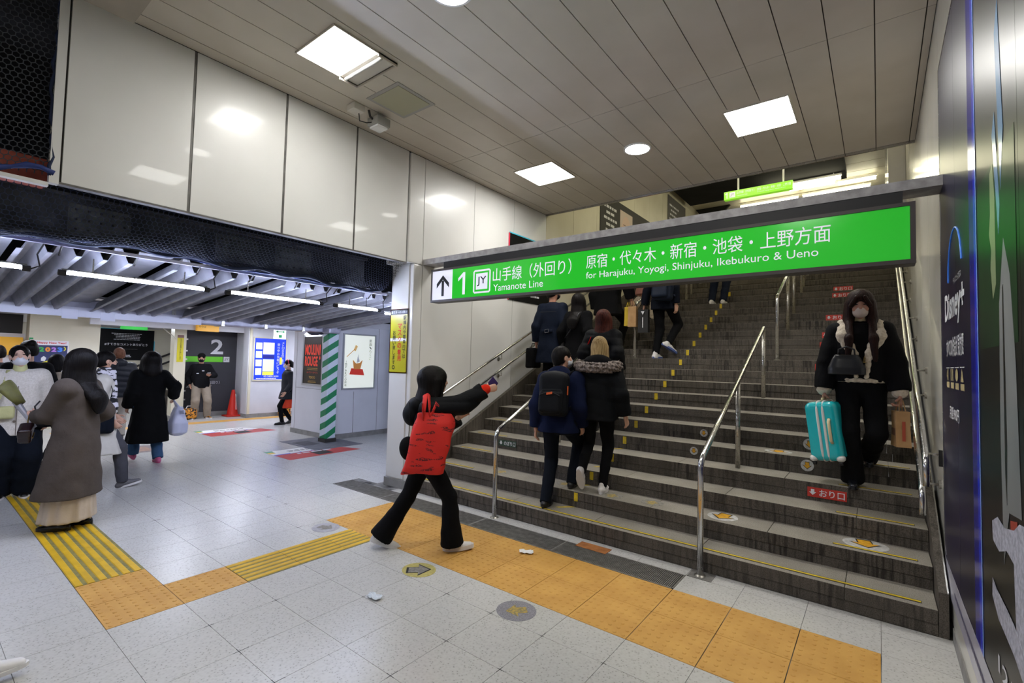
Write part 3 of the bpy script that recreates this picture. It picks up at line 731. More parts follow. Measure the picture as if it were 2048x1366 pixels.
# ---------------- upper platform things
def tube_lamp(x0, x1, y, z, m, label, r=.03, group=None, name='tube_lamp'):
    t = empty(name, ((x0+x1)/2, y, z)); tag(t, label, 'lamp', group)
    rel(MB().tube([(x0, y, z), (x1, y, z)], r, 10).build('tube', m, smooth=True), t)
    rel(bx('batten', M['white'], (x0-.02, x1+.02, y-.03, y+.03, z+r, z+r+.05)), t)
    zt_ = 6.9 if y < 12.6 else (6.62 if y < 14.5 else 6.83)
    for xx in (x0+.15, x1-.15): rel(bx('stem', M['white'], (xx-.01, xx+.01, y-.01, y+.01, z+r+.05, zt_)), t)
    return t
GU = 'platform tube lamps'
tube_lamp(-2.4, -.72, 14.3, 6.48, em_up, 'long tube lamp under the dark ceiling patch of the platform', .05, GU)
tube_lamp(-1.95, -.9, 15.2, 6.68, em_up, 'left tube of the middle platform lamp row', .045, GU)
tube_lamp(-.82, -.02, 15.4, 6.68, em_up, 'right tube of the middle platform lamp row', .045, GU)
tube_lamp(-3.4, -1.85, 16.05, 6.68, em_up, 'left tube of the farthest platform lamp row', .045, GU)
tube_lamp(-1.72, -.15, 16.05, 6.68, em_up, 'right tube of the farthest platform lamp row', .045, GU)
tube_lamp(-3.6, -2.2, 9.6, 6.5, em_up2, 'unseen tube lamp above the plank ceiling, set strong to light the wall', .05, GU)
tube_lamp(-1.6, -.2, 9.6, 6.5, em_up2, 'second unseen tube lamp above the plank ceiling, set strong to light the wall', .05, GU)
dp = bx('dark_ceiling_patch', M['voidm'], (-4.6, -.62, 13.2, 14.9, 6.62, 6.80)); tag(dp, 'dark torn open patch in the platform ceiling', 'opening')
s2 = empty('hanging_sign', (-2.11, 11.5, 5.57)); tag(s2, 'small bright green platform sign hanging above the stairs', 'sign')
gl = mat('sign_lime', '7fd228', .3, emit='8ee02e', es=.7)
rel(bx('face', gl, (-2.79, -1.42, 11.48, 11.6, 5.475, 5.655)), s2)
for x in (-2.5, -1.6): rel(MB().tube([(x, 11.54, 5.655), (x, 11.54, 6.9)], .02, 8).build('hanger', M['white']), s2)
rel(MB().prism([(-2.735, 11.479, 5.5), (-2.715, 11.479, 5.5), (-2.715, 11.479, 5.63), (-2.73, 11.479, 5.63), (-2.765, 11.479, 5.60), (-2.765, 11.479, 5.585), (-2.735, 11.479, 5.605)], (0, -.001, 0)).build('numeral', M['signwhite']), s2)
rel(bx('badge', M['signwhite'], (-2.67, -2.55, 11.474, 11.479, 5.505, 5.625)), s2)
rel(text('JY', M['signblack'], (-2.65, 11.473, 5.535), X, Zu, .08, .06, None), s2)
rel(text('山手線（外回り）', M['signwhite'], (-2.52, 11.479, 5.565), X, Zu, .36, .06, None), s2)
rel(text('Yamanote Line', M['signwhite'], (-2.52, 11.479, 5.515), X, Zu, .22, .03, None), s2)
rel(text('原宿・代々木・新宿・池袋・上野方面', M['signwhite'], (-2.1, 11.479, 5.56), X, Zu, .65, .06, None), s2)
rel(text('for Harajuku, Yoyogi, Shinjuku, Ikebukuro & Ueno', M['signwhite'], (-2.1, 11.479, 5.515), X, Zu, .55, .03, None), s2)
c = empty('platform_column', (-4.3, 16.0, ztop)); tag(c, 'black steel column with flared head on the platform', 'column')
rel(MB().box(-4.42, -4.17, 15.85, 16.1, ztop, 6.5).build('shaft', M['black']), c)
rel(MB().prism([(-4.75, 15.95, 6.8), (-4.42, 15.95, 6.35), (-4.17, 15.95, 6.35), (-3.7, 15.95, 6.8)], (0, .1, 0)).build('head', M['black']), c)

bh = bx('ceiling_bulkhead', noisy('bulkhead_paint', 'a59c8e', '958c7e', 3, .6), (-4.38, -3.3, -2.5, .98, 4.10, 4.318)); tag(bh, 'brownish boxed duct under the ceiling at the upper left', 'bulkhead')
wc = bx('small_clip', M['black'], (.325, .345, 4.43, 4.47, 1.0, 1.11)); tag(wc, 'small black clip on the wall at the edge of the poster', 'clip')
# ================================================================== temporary roof and hall on the left
# corrugated deck, sloping down away from the opening
XD0, XD1, ZD0, ZD1 = -5.42, -8.62, 2.46, 2.20
def deck_z(x): return ZD0+(x-XD0)/(XD1-XD0)*(ZD1-ZD0)
deck = empty('corrugated_roof', (-7, 2.2, 2.33)); tag(deck, 'grey corrugated metal temporary roof over the hall', 'roof')
def deck_sheet(y0, n, flat):
    prof = []; y = y0; p = .178; h = .125
    for i in range(n): prof += [(y, 0), (y+.035, 0), (y+.035+.045, h), (y+.035+.045+.053, h)]; y += p
    prof += [(y, 0)]
    if flat: prof += [(y+.035, 0), (y+.08, h*.98), (y+.08+.27, h*.98)]; y += .35
    v = []; k = len(prof)
    for x in (XD0, XD1):
        for t in (0, .006): v += [(x, a, deck_z(x)+b+t) for a, b in prof]
    f = []
    for i in range(k-1):
        f += [(i, i+1, 2*k+i+1, 2*k+i), (k+i, 3*k+i, 3*k+i+1, k+i+1), (i, k+i, k+i+1, i+1), (2*k+i, 2*k+i+1, 3*k+i+1, 3*k+i)]
    rel(MB().add(v, f).build('deck_sheet', M['deck']), deck)
    return y
y = -.5
for n in (4, 4, 4, 4, 4, 4): y = deck_sheet(y, n, True)
DY1 = y
rel(bx('edge_rail', mat('rail_pale', 'b9bad0', .35, .4), (-5.27, -5.235, -1, 4.02, 2.502, 2.53)), deck)
mb = MB()
for i in range(9): mb.tube([(-5.25, -.2+i*.5, 2.51), (-5.35, -.2+i*.5, 2.44)], .008, 6)
rel(mb.build('rail_brackets', M['dark']), deck)
# side truss pipe, duct and supports at the far edge of the roof
dct = empty('wrapped_duct', (-8.75, 2, 2.2)); tag(dct, 'long square duct wrapped in pale plastic along the far roof edge', 'duct')
rel(bx('duct_body', M['duct'], (-8.9, -8.63, -3, 5.14, 2.14, 2.37), None, .02), dct)
for yy in (-.4, .4, 1.1, 1.9, 2.6, 3.3, 4.0, 4.7): rel(bx('duct_strap', M['steel2'], (-8.905, -8.615, yy, yy+.05, 2.13, 2.375)), dct)
rel(bx('plastic_sheet', mat('plastic_wrap', 'c9c9da', .25), (-8.615, -8.605, .2, 3.0, 2.12, 2.25)), dct)
for yy in (.6, 1.35, 1.75): rel(bx('tape_patch', mat('tape_pale', 'd5d5e6', .3), (-8.604, -8.602, yy, yy+.16, 2.09, 2.22)), dct)
# linear lamps below the rail
GT = 'cool linear tube lamps under the temporary roof'
for (a, b, w) in ((-1.9, -.62, 'outside the left edge'), (-.5, .64, 'cut off by the left edge of the view'), (.80, 1.92, 'the longest in view on the left'), (2.07, 3.16, 'in the middle of the row'), (3.31, 4.0, 'nearest the white pier')):
    t = empty('linear_lamp', (-5.35, (a+b)/2, 2.3)); tag(t, 'clear linear tube lamp, %s' % w, 'lamp', GT)
    rel(MB().tube([(-5.35, a+.03, 2.30), (-5.35, b-.03, 2.30)], .011, 10).build('tube', em_tube, smooth=True), t)
    rel(MB().tube([(-5.35, a+.02, 2.326), (-5.35, b-.02, 2.326)], .010, 8).build('spine', M['steel2'], smooth=True), t)
    for yy in (a, b-.05): rel(MB().tube([(-5.35, yy, 2.30), (-5.35, yy+.05, 2.30)], .024, 10).build('end_cap', M['black']), t)
    for yy in (a+.22, b-.22): rel(MB().tube([(-5.35, yy, 2.32), (-5.35, yy, 2.45)], .006, 6).build('hanger', M['steel']), t)
    rel(MB().tube([(-5.35, b, 2.3), (-5.34, b+.05, 2.33), (-5.33, b+.03, 2.42), (-5.26, b+.06, 2.51)], .006, 6).build('cable', M['black']), t)
# ---------------- netting: ribbons of a hexagonal mesh on a sagging sheet
def net(name, m, P, nu, nv, wid, parent=None):
    """P(u,v) -> point on the sheet; hexagons nu x nv"""
    mb = MB(); cache = {}
    def seg(a, b):
        A, B = Vector(P(*a)), Vector(P(*b)); d = B-A
        mid = Vector(P((a[0]+b[0])/2+.002, (a[1]+b[1])/2+.002))
        e = Vector(P(a[0]+.01, a[1]))-A; f = Vector(P(a[0], a[1]+.01))-A; n = e.cross(f)
        s = d.cross(n)
        if s.length < 1e-9: return
        s = s.normalized()*wid/2
        mb.add([A-s, A+s, B+s, B-s], [(0, 1, 2, 3)])
    for j in range(nv):
        for i in range(nu):
            o = .5*(j % 2)
            u0, u1 = (i+o)/nu, (i+.5+o)/nu; v0 = j/nv; v1 = (j+.34)/nv; v2 = (j+1)/nv
            seg((u0, v1), (u1, v0)); seg((u1, v0), ((i+1+o)/nu, v1)); seg((u0, v1), (u0, v2))
    return mb.build(name, m, parent)
rn = random.Random(5)
ph = [rn.random()*6 for _ in range(6)]
def sheet1(u, v):
    y = -.9+4.80*u
    sag = .05*math.sin(u*9+ph[0])+.03*math.sin(u*21+ph[1])
    zt, zb = 2.868, 2.545+.5*sag
    return (-4.80-.40*v-.05*math.sin(v*PI)+.03*math.sin(u*13+ph[2])*v, y, zt+(zb-zt)*v-.10*math.sin(v*PI)*(1+.6*math.sin(u*7+ph[3])))
n1 = empty('safety_net', (-5.0, 1.5, 2.6)); tag(n1, 'dark blue safety net sagging below the white panels', 'net')
o = rel(net('net_mesh', M['net'], sheet1, 130, 22, .0042), n1); o['kind'] = 'stuff'
o = rel(MB().tube([sheet1(i/60, 1) for i in range(61)], .012, 6).build('net_rope', mat('net_rope', '1b2f6b', .7), smooth=True), n1)
o = rel(MB().tube([Vector(sheet1(i/60, .93))+Vector((.01, 0, -.02*math.sin(i*.9))) for i in range(61)], [.012+.010*abs(math.sin(i*.7)) for i in range(61)], 6).build('net_fold', M['net'], smooth=True), n1)
def sheet2(u, v):
    y = -.75+1.40*u; z = 4.31-1.40*v
    return (XL-.03+.012*math.sin(u*11+ph[4]+v*5), y+.01*math.sin(v*9), z+.012*math.sin(u*8+ph[5]))
n2 = empty('safety_net', (XL, 0, 3.6)); tag(n2, 'hexagonal dark net closing the tall gap at the upper left', 'net')
o = rel(net('net_mesh', M['netdark'], sheet2, 36, 40, .006), n2); o['kind'] = 'stuff'
o = rel(MB().tube([Vector(sheet2(i/20, .97))+Vector((.02, 0, -.02+.03*math.sin(i*1.1))) for i in range(21)], [.012+.012*abs(math.sin(i*1.3)) for i in range(21)], 6).build('net_fold', mat('net_rope', '1b2f6b', .7), smooth=True), n2)
o = rel(MB().tube([Vector(sheet2(.985, i/20))+Vector((.015, .01*math.sin(i*2.2), 0)) for i in range(21)], [.008+.007*abs(math.sin(i*1.7)) for i in range(21)], 6).build('net_selvage', M['net'], smooth=True), n2)
rb = bx('red_steel_beam', M['redsteel'], (-5.05, -4.86, -2, .64, 2.88, 3.06)); tag(rb, 'red oxide painted steel beam behind the net at upper left', 'beam')
tr = struct(bx('trim_4', M['wall'], (XL-.05, XL+.004, -2, .63, 2.84, 2.868)), 'pale edge trim under the netted gap')
gd = empty('steel_girder', (-5.75, 1.5, 2.8)); tag(gd, 'dark steel girder with bolted plates behind the sagging net', 'girder')
mb = MB().box(-5.8, -5.74, -2, 4.0, 2.66, 3.02).box(-5.88, -5.66, -2, 4.0, 3.02, 3.05).box(-5.88, -5.66, -2, 4.0, 2.63, 2.66)
rel(mb.build('web', noisy('girder_grey', '55575c', '3d3e43', 5, .7)), gd)
for yy in (.9, 2.1, 2.75):
    rel(bx('splice_plate', noisy('plate_grey', '77797d', '5d5f63', 9, .7), (-5.74, -5.725, yy, yy+.45, 2.70, 2.98)), gd)
    mb = MB()
    for i in range(5):
        for zz in (2.75, 2.84, 2.93): mb.tube([(-5.725, yy+.05+i*.087, zz), (-5.712, yy+.05+i*.087, zz)], .012, 6)
    o = rel(mb.build('bolts', M['dark']), gd); o['kind'] = 'stuff'

# ---------------- kiosk block with posters
kio = struct(bx('wall_kiosk', M['hallwall'], (-10.25, -8.72, 5.42, 8.5, .10, 2.30)), 'pale panel block with poster cases in the hall')
bx('kiosk_base', M['base'], (-10.26, -8.70, 5.41, 8.5, 0, .10), kio)
bx('kiosk_soffit', M['hallwall'], (-10.3, -8.66, 5.36, 8.5, 2.30, 2.42), kio)
mb = MB()
for yy in (5.95, 6.55, 7.1): mb.box(-8.722, -8.717, yy, yy+.006, .10, 2.3)
for xx in (-10.12, -8.86): mb.box(xx, xx+.006, 5.417, 5.422, .10, 2.3)
bx('joint_line', M['walljoint'], (-8.722, -8.7175, 6.52, 6.526, .1, 2.3), kio); bx('joint_line', M['walljoint'], (-8.722, -8.7175, 5.93, 5.936, .1, .95), kio)
bx('joint_line', M['walljoint'], (-10.12, -10.114, 5.4175, 5.422, .1, 2.3), kio); bx('joint_line', M['walljoint'], (-10.12, -8.9, 5.4175, 5.422, .985, .991), kio)
def case_x(name, label, xw, y0, y1, z0, z1, framem, face):     # poster case on a wall that looks along +x
    e = empty(name, (xw, (y0+y1)/2, z0)); tag(e, label, 'poster'); d = .03
    mb = MB().box(xw, xw+.03, y0-d, y0, z0-d, z1+d).box(xw, xw+.03, y1, y1+d, z0-d, z1+d).box(xw, xw+.03, y0, y1, z1, z1+d).box(xw, xw+.03, y0, y1, z0-d, z0)
    rel(mb.build('frame', framem), e); rel(bx('poster_sheet', face, (xw, xw+.012, y0, y1, z0, z1)), e)
    return e
silver = mat('frame_silver', 'b4b4b8', .35, .5)
e = case_x('poster_case', 'lit pale poster case with a red mat and wooden mallet design', -8.719, 5.66, 6.40, 1.03, 2.13, silver, mat('lit_paper', 'dfe2d6', .4, emit='e6eadc', es=.55))
xk = -8.705
def disk(name, m, y, z, ry, rz_, n=20, d=0., par=None, ang=None):
    pts = [(xk+d, y+ry*math.cos(a), z+rz_*math.sin(a)) for a in [2*PI*i/n for i in range(n)]]
    return rel(MB().prism(pts, (.0008, 0, 0)).build(name, m), par)
def polyx(name, m, pts, d=0., par=None, x=None): return rel(MB().prism([((xk if x is None else x)+d, a, b) for a, b in pts], (.0008, 0, 0)).build(name, m), par)
polyx('red_mat', mat('mat_red', 'c03226', .5, emit='c03226', es=.3), [(5.80, 1.31), (6.16, 1.29), (6.12, 1.42), (5.84, 1.44)], .001, e)
wood = mat('mortar_wood', 'b77a3e', .5, emit='b77a3e', es=.3)
polyx('mortar', wood, [(5.87, 1.62), (5.90, 1.42), (6.06, 1.42), (6.11, 1.62), (6.04, 1.55), (5.95, 1.54)], .002, e)
polyx('mallet_head', mat('mallet_wood', 'd7b172', .5, emit='d7b172', es=.3), [(5.88, 1.82), (5.93, 1.79), (5.98, 1.90), (5.93, 1.93)], .002, e)
polyx('mallet_handle', wood, [(5.72, 1.68), (5.73, 1.67), (5.91, 1.83), (5.90, 1.84)], .002, e)
polyx('splash', M['printw'], [(5.96, 1.55), (5.98, 1.66), (6.0, 1.75), (6.01, 1.66), (6.04, 1.58)], .003, e)
rel(vtext('悪戯、らくご', mat('ink_grey', '5d6266', .6), (xk, 6.26, 1.62), Yv, Zu, .07, .44, None), e)
rel(vtext('inPARCO劇場', mat('ink_grey', '5d6266', .6), (xk, 5.69, 1.06), Yv, Zu, .05, .55, None), e)
e = empty('poster_case', (-9.45, 5.42, 1.08)); tag(e, 'dark theatre poster with tall red lettering on the block side', 'poster')
x0, x1, z0, z1, yk = -9.80, -9.08, 1.09, 2.08, 5.40
rel(bx('poster_sheet', mat('poster_maroon', '1a1110', .3), (x0, x1, yk, 5.419, z0, z1)), e)
mb = MB().box(x0-.04, x0, yk-.01, 5.419, z0-.04, z1+.04).box(x1, x1+.04, yk-.01, 5.419, z0-.04, z1+.04).box(x0, x1, yk-.01, 5.419, z1, z1+.04).box(x0, x1, yk-.01, 5.419, z0-.04, z0)
rel(mb.build('frame', silver), e)
redt = mat('neon_red', 'd23a26', .5, emit='d23a26', es=.35)
rel(text('MOULIN', redt, (x0+.06, yk, 1.69), X, Zu, .53, .23, None, bold=.03), e); rel(text('!', redt, (x1-.11, yk, 1.60), X, Zu, .05, .32, None, bold=.03), e)
rel(text('ROUGE', redt, (x0+.06, yk, 1.46), X, Zu, .50, .21, None, bold=.03), e)
rel(lines_of_print(2, mat('gold_ink', 'c39a4a', .5), (x0+.15, yk, 1.38), X, Zu, .42, .06, None, 4, .4, depth=.001), e)
rel(text('ムーラン・ルージュ', redt, (x0+.15, yk, 1.31), X, Zu, .42, .04, None), e)
rel(text('TOKYO', mat('gold_ink', 'c39a4a', .5), (x0+.24, yk, 1.20), X, Zu, .24, .05, None, bold=.02), e)
rel(lines_of_print(2, mat('gold_ink', 'c39a4a', .5), (x0+.2, yk, 1.12), X, Zu, .32, .05, None, 9, .4, depth=.001), e)
rel(MB().tube([(-9.72, 5.37, 2.13), (-9.44, 5.36, 2.14), (-9.16, 5.37, 2.13)], .012, 8).build('picture_light', em_hall), e)
pp = empty('drain_pipe', (-9.3, 5.33, 2.2)); tag(pp, 'dark blue-grey pipe elbow over the theatre poster', 'pipe')
rel(MB().tube(arc_path([(-9.45, 5.30, 2.42), (-9.45, 5.30, 2.16), (-8.95, 5.30, 2.16)], .14, 8), .055, 14).build('elbow', mat('pipe_navy', '3a3d52', .5), smooth=True), pp)
def striped():
    m = mat('green_white_stripes', '0f7a45', .55); nt, b, _ = nodes(m)
    g = nt.nodes.new('ShaderNodeNewGeometry'); sp = nt.nodes.new('ShaderNodeSeparateXYZ'); nt.links.new(g.outputs['Position'], sp.inputs[0])
    def mth(op, a, c, d=None):
        n = nt.nodes.new('ShaderNodeMath'); n.operation = op
        for i, q in enumerate((a, c)):
            if hasattr(q, 'links'): nt.links.new(q, n.inputs[i])
            else: n.inputs[i].default_value = q
        return n.outputs[0]
    s1 = mth('ADD', sp.outputs['Y'], mth('MULTIPLY', sp.outputs['X'], .6)); s2_ = mth('SUBTRACT', sp.outputs['Z'], mth('MULTIPLY', s1, .62))
    fr_ = mth('FRACT', mth('MULTIPLY', s2_, 4.1), 0.); gt = mth('GREATER_THAN', fr_, .5)
    nt.links.new(mix(nt, gt, '10784a', 'c9d2de'), b.inputs['Base Color'])
    return m
stripes = striped()
for (x, y, w, lab) in ((-8.60, 5.29, .22, 'steel post wrapped in green and white striped tape at the block corner'), (-8.15, 6.75, .22, 'second green and white striped post, half behind the white pier')):
    t = empty('striped_post', (x, y, 0)); tag(t, lab, 'post', 'striped posts')
    rel(MB().box(x-w/2, x+w/2, y-w/2, y+w/2, .07, 2.12).build('shaft', stripes, bevel=.02), t)
    rel(bx('foot', M['dark'], (x-w/2-.01, x+w/2+.01, y-w/2-.01, y+w/2+.01, .001, .07)), t)
    rel(bx('head_wrap', M['duct'], (x-w/2-.02, x+w/2+.02, y-w/2-.02, y+w/2+.02, 2.12, 2.28), None, .03), t)
e = bx('floor_mat', noisy('mat_grey', '6f6f76', '5c5c63', 8, .8), (-9.2, -7.9, 4.65, 5.62, .0005, .004)); tag(e, 'dark grey steel floor plate around the striped post', 'plate')
bx('inner_plate', noisy('mat_dark', '4c4c53', '424248', 8, .8), (-8.9, -8.45, 4.75, 5.05, .004, .006), e)
def floor_banner(x0, x1, y0, y1, lab):
    e = empty('floor_banner', ((x0+x1)/2, (y0+y1)/2, 0)); tag(e, lab, 'sticker', 'colourful floor banners')
    xm = x0+(x1-x0)*.45
    rel(MB().prism([(xm, y0, .0006), (x1, y0, .0006), (x1-.05, y1, .0006), (xm, y1-.15, .0006)], (0, 0, .0008)).build('red_half', noisy('banner_red', 'c23b35', 'b23530', 20, .5)), e)
    rel(MB().prism([(x0, y0, .0006), (xm, y0, .0006), (xm, y1-.2, .0006), (x0, y1-.4, .0006)], (0, 0, .0008)).build('white_half', M['paper']), e)
    rel(bx('blue_bar', mat('banner_blue', '2f55c8', .5), (xm-.05, xm, y0, y1-.3, .0015, .0022)), e)
    rel(bx('green_corner', mat('banner_green', '2e8b57', .5), (x0, x0+.12, y0, y0+.14, .0015, .0022)), e)
    rel(bx('yellow_corner', mat('banner_yellow', 'd8b52c', .5), (x0+.12, x0+.24, y0, y0+.10, .0015, .0022)), e)
    rel(lines_of_print(2, M['printw'], (xm+.12, y0+.15, .0015), Vector((0, 1, 0)), Vector((-1, 0, 0)), (y1-y0)*.75, (x1-xm)*.5, None, 5, .5, depth=.001), e)
    rel(lines_of_print(2, M['printb'], (x0+.25, y0+.2, .0015), Vector((0, 1, 0)), Vector((-1, 0, 0)), (y1-y0)*.6, (xm-x0)*.4, None, 6, .4, depth=.001), e)
    rel(bx('dark_patch', M['printb'], (xm+.1, x1-.1, (y0+y1)/2-.12, (y0+y1)/2+.16, .0016, .0024)), e)
floor_banner(-8.35, -7.45, 3.95, 5.30, 'nearer red and white floor banner beside the dark plate')
floor_banner(-11.6, -10.65, 4.0, 5.35, 'farther red and white floor banner below the black wall')
e = bx('floor_line', M['tact'], (-13.2, -12.85, 2.0, 8.0, .0004, .003)); tag(e, 'pale orange tactile line across the far hall floor', 'line')
e = bx('floor_poster', noisy('floor_poster', '8b7c78', '74686a', 12, .7), (-10.4, -9.7, 2.3, 2.9, .0005, .002)); tag(e, 'faded brown square sticker on the hall floor by the black coat', 'sticker')
bx('inner_print', noisy('floor_poster_in', 'a8836e', '8d7468', 16, .7), (-10.28, -9.82, 2.4, 2.8, .002, .003), e)

# ---------------- far walls: slate wall "2", pillar, white wall with blue advert
w2 = struct(bx('wall_slate', M['slate'], (-14.6, -14.3, 4.62, 6.0, .12, 2.42)), 'dark slate wall with a large white numeral')
bx('slate_base', M['base'], (-14.6, -14.28, 4.62, 6.0, 0, .12), w2)
xw = -14.297
def wtx(body, y0, y1, z0, z1, m=M['printw'], **k): return text(body, m, (xw, y0, z0), Yv, Zu, y1-y0, z1-z0, w2, **k)
wtx('2', 5.24, 5.55, 1.67, 2.07, bold=.02)
bx('green_stripe', M['greenline'], (xw, xw+.002, 4.66, 5.55, 1.455, 1.60), w2)
bx('line_badge', M['printw'], (xw, xw+.003, 5.57, 5.72, 1.455, 1.60), w2)
text('JY', M['printb'], (xw+.003, 5.59, 1.485), Yv, Zu, .11, .08, w2)
wtx('2', 4.70, 4.82, .78, .94); wtx('山手線（内回り）', 4.86, 5.50, .86, .945); wtx('Yamanote Line', 4.86, 5.3, .80, .845)
wtx('渋谷・品川', 4.86, 5.26, .70, .765); wtx('東京方面', 4.86, 5.22, .62, .685)
for z in (.45, .68, 1.05, 1.5, 1.72, 2.02): bx('tape_tab', M['paper'], (xw, xw+.003, 4.63, 4.70, z, z+.04), w2)
pl = struct(bx('wall_pillar', M['cream'], (-14.25, -13.98, 4.30, 4.56, .10, 2.42)), 'slim cream pillar beside the slate wall')
bx('pillar_base', M['base'], (-14.26, -13.97, 4.29, 4.57, 0, .1), pl)
e = bx('yellow_strip_notice', noisy('notice_yellow2', 'd8cc28', 'ccc020', 3, .4), (-13.978, -13.974, 4.36, 4.50, 1.45, 2.13)); tag(e, 'narrow yellow notice strip on the cream pillar', 'notice')
bx('header', mat('strip_header', '7a5a58', .5), (-13.974, -13.973, 4.36, 4.50, 2.13-.07, 2.13), e)
vtext('マスクの着用をお願いします', M['printb'], (-13.973, 4.41, 1.50), Yv, Zu, .05, .54, e)
bx('pillar_handle', M['dark'], (-13.98, -13.97, 4.40, 4.44, .82, .98), pl)
w3 = struct(bx('wall_white', M['hallwall'], (-13.6, -13.3, 5.78, 8.9, .10, 2.42)), 'white hall wall with the blue lit advert')
bx('white_base', M['base'], (-13.6, -13.28, 5.78, 8.9, 0, .10), w3)
bx('corner_trim', M['cream'], (-13.3, -13.27, 5.80, 5.86, .1, 2.42), w3)
struct(bx('wall_link', M['hallwall'], (-14.3, -13.6, 5.9, 6.0, 0, 2.42)), 'short white return wall beside the slate wall')
e = case_x('advert_case', 'bright blue lit advertisement with white tables in a cream frame', -13.299, 5.93, 6.78, 1.01, 2.13, M['cream'], mat('advert_blue', '1430b8', .3, emit='1a3fd8', es=.7))
def ad(name, c, y0, y1, z0, z1, es=.6): return rel(bx(name, mat('ad_'+c, c, .4, emit=c, es=es), (-13.287, -13.284, y0, y1, z0, z1)), e)
for i, z in enumerate((1.83, 1.60, 1.37, 1.14)): ad('info_block', ('e8eef4', 'd9ecf2', 'e6e2ee', 'dfe9f4')[i], 5.97, 6.13, z, z+.18)
ad('map_block', 'f0e8ee', 6.16, 6.46, 1.70, 2.02); ad('title_block', '1a1f7a', 6.16, 6.46, 1.58, 1.68); ad('map_green', 'c8e0b4', 6.16, 6.46, 1.24, 1.56); ad('map_yellow', 'd8d24a', 6.16, 6.46, 1.13, 1.23)
ad('title_yellow', 'd8cf3a', 6.62, 6.68, 1.42, 1.62)
rel(vtext('メトロ広告のご案内', M['signwhite'], (-13.284, 6.66, 1.42), Yv, Zu, .08, .64, None, ), e)
rel(vtext('受付中お気軽にどうぞ', M['signwhite'], (-13.284, 6.54, 1.16), Yv, Zu, .07, .86, None), e)
rel(text('03-3400-3000', M['signwhite'], (-13.284, 6.2, 1.075), Yv, Zu, .4, .04, None), e)
rel(lines_of_print(1, M['signwhite'], (-13.284, 5.97, 1.03), Yv, Zu, .6, .03, None, 3, .6, depth=.001), e)
# traffic cone
e = empty('traffic_cone', (-13.95, 5.72, 0)); tag(e, 'red traffic cone with white paper strips by the slate wall', 'cone')
co = mat('cone_red', 'c8281a', .5)
rel(MB().lathe([(.15, .035), (.135, .05), (.04, .70), (.03, .71)], (-13.95, 5.72, 0), 20).build('body', co, smooth=False), e)
rel(MB().box(-14.15, -13.75, 5.52, 5.92, .0, .035).build('foot', co, bevel=.02), e)
rel(MB().obox((-13.845, 5.74, .18), (0, .035, 0), (-.073, .0, .42), (.004, 0, .001)).build('paper_strip', M['paper']), e)
# exit sign, orange sign, hall lamps
e = empty('exit_sign', (-12.0, 5.95, 2.2)); tag(e, 'small white exit sign with green arrows under the hall ceiling', 'sign')
rel(bx('box', mat('exit_white', 'e8f2ee', .4, emit='eef8f2', es=.7), (-12.05, -11.98, 5.82, 6.10, 2.09, 2.35)), e)
gx = mat('exit_green', '1f9a5c', .5); xe = -11.979
rel(MB().prism([(xe, 5.84, 2.27), (xe, 5.90, 2.235), (xe, 5.90, 2.26), (xe, 6.02, 2.26), (xe, 6.02, 2.235), (xe, 6.08, 2.27), (xe, 6.02, 2.305), (xe, 6.02, 2.28), (xe, 5.90, 2.28), (xe, 5.90, 2.305)], (.001, 0, 0)).build('double_arrow', gx), e)
rel(bx('pictogram', gx, (xe, xe+.001, 5.92, 6.0, 2.12, 2.19)), e)
rel(MB().tube([(-12.01, 5.96, 2.35), (-12.01, 5.96, 2.42)], .012, 8).build('hanger', M['white']), e)
e = bx('orange_sign', mat('sign_orange', 'd8a02c', .4, emit='dca22c', es=.35), (-13.6, -13.5, 4.62, 5.12, 2.24, 2.415)); tag(e, 'orange hanging sign above the slate wall', 'sign')
text('のりば', M['printb'], (-13.499, 4.66, 2.33), Yv, Zu, .16, .05, e)
e = bx('hall_bulkhead', M['hallwall'], (-13.7, -13.61, 2.6, 7.0, 2.26, 2.418)); tag(e, 'white bulkhead strip below the hall ceiling', 'bulkhead')
for i, (x, y) in enumerate([(-12.6, 5.3), (-11.8, 6.6), (-12.5, 3.2), (-12.5, .9), (-10.3, .8), (-10.3, 3.4), (-16.3, 1.), (-16.3, 3.6), (-15.6, 6.8), (-12.3, 7.9)]):  # first two are real fixtures; the others are added to brighten the hall
    t = empty('hall_lamp', (x, y, 2.42)); tag(t, 'recessed lamp in the hall ceiling, %s' % ['before the slate wall', 'before the blue advert', 'added to brighten the hall middle', 'added to brighten the crowd', 'added to brighten the front of the crowd', 'added to brighten the roof edge', 'added light behind the crowd', 'added light at the far stairs', 'added light behind the slate wall', 'added light at the hall end'][i], 'lamp', 'hall ceiling lamps')
    rel(bx('frame', M['white'], (x-.14, x+.14, y-.34, y+.34, 2.412, 2.4195)), t)
    rel(bx('diffuser', em_hall, (x-.11, x+.11, y-.31, y+.31, 2.406, 2.412)), t)
# far stairs with rails and the second black poster
fs = struct(empty('staircase_far', (-16.3, 5.0, 0)), 'second staircase seen behind the cream pillar')
for k in range(1, 12): rel(bx('step', M['riser'], (-18.3, -14.62, 4.4+k*.33, 9, (k-1)*.16, k*.16-.002)), fs)
for zz in (.85, 1.10): 
    t = empty('far_handrail', (-18.4, 4.4, zz)); tag(t, 'dark handrail on the wall of the far stairs, %s one' % ('lower' if zz < 1 else 'upper'), 'handrail', 'far stair handrails')
    rel(MB().tube([(-18.40, 3.6, zz), (-18.40, 4.4, zz), (-18.40, 7.5, zz+1.48)], .03, 8).build('rail', M['dark'], smooth=True), t)
    for yy in (3.7, 4.3, 5.4, 6.5): rel(MB().tube([(-18.5, yy, zz+max(0, yy-4.4)*.477-.02), (-18.40, yy, zz+max(0, yy-4.4)*.477-.02)], .012, 6).build('bracket', M['dark']), t)
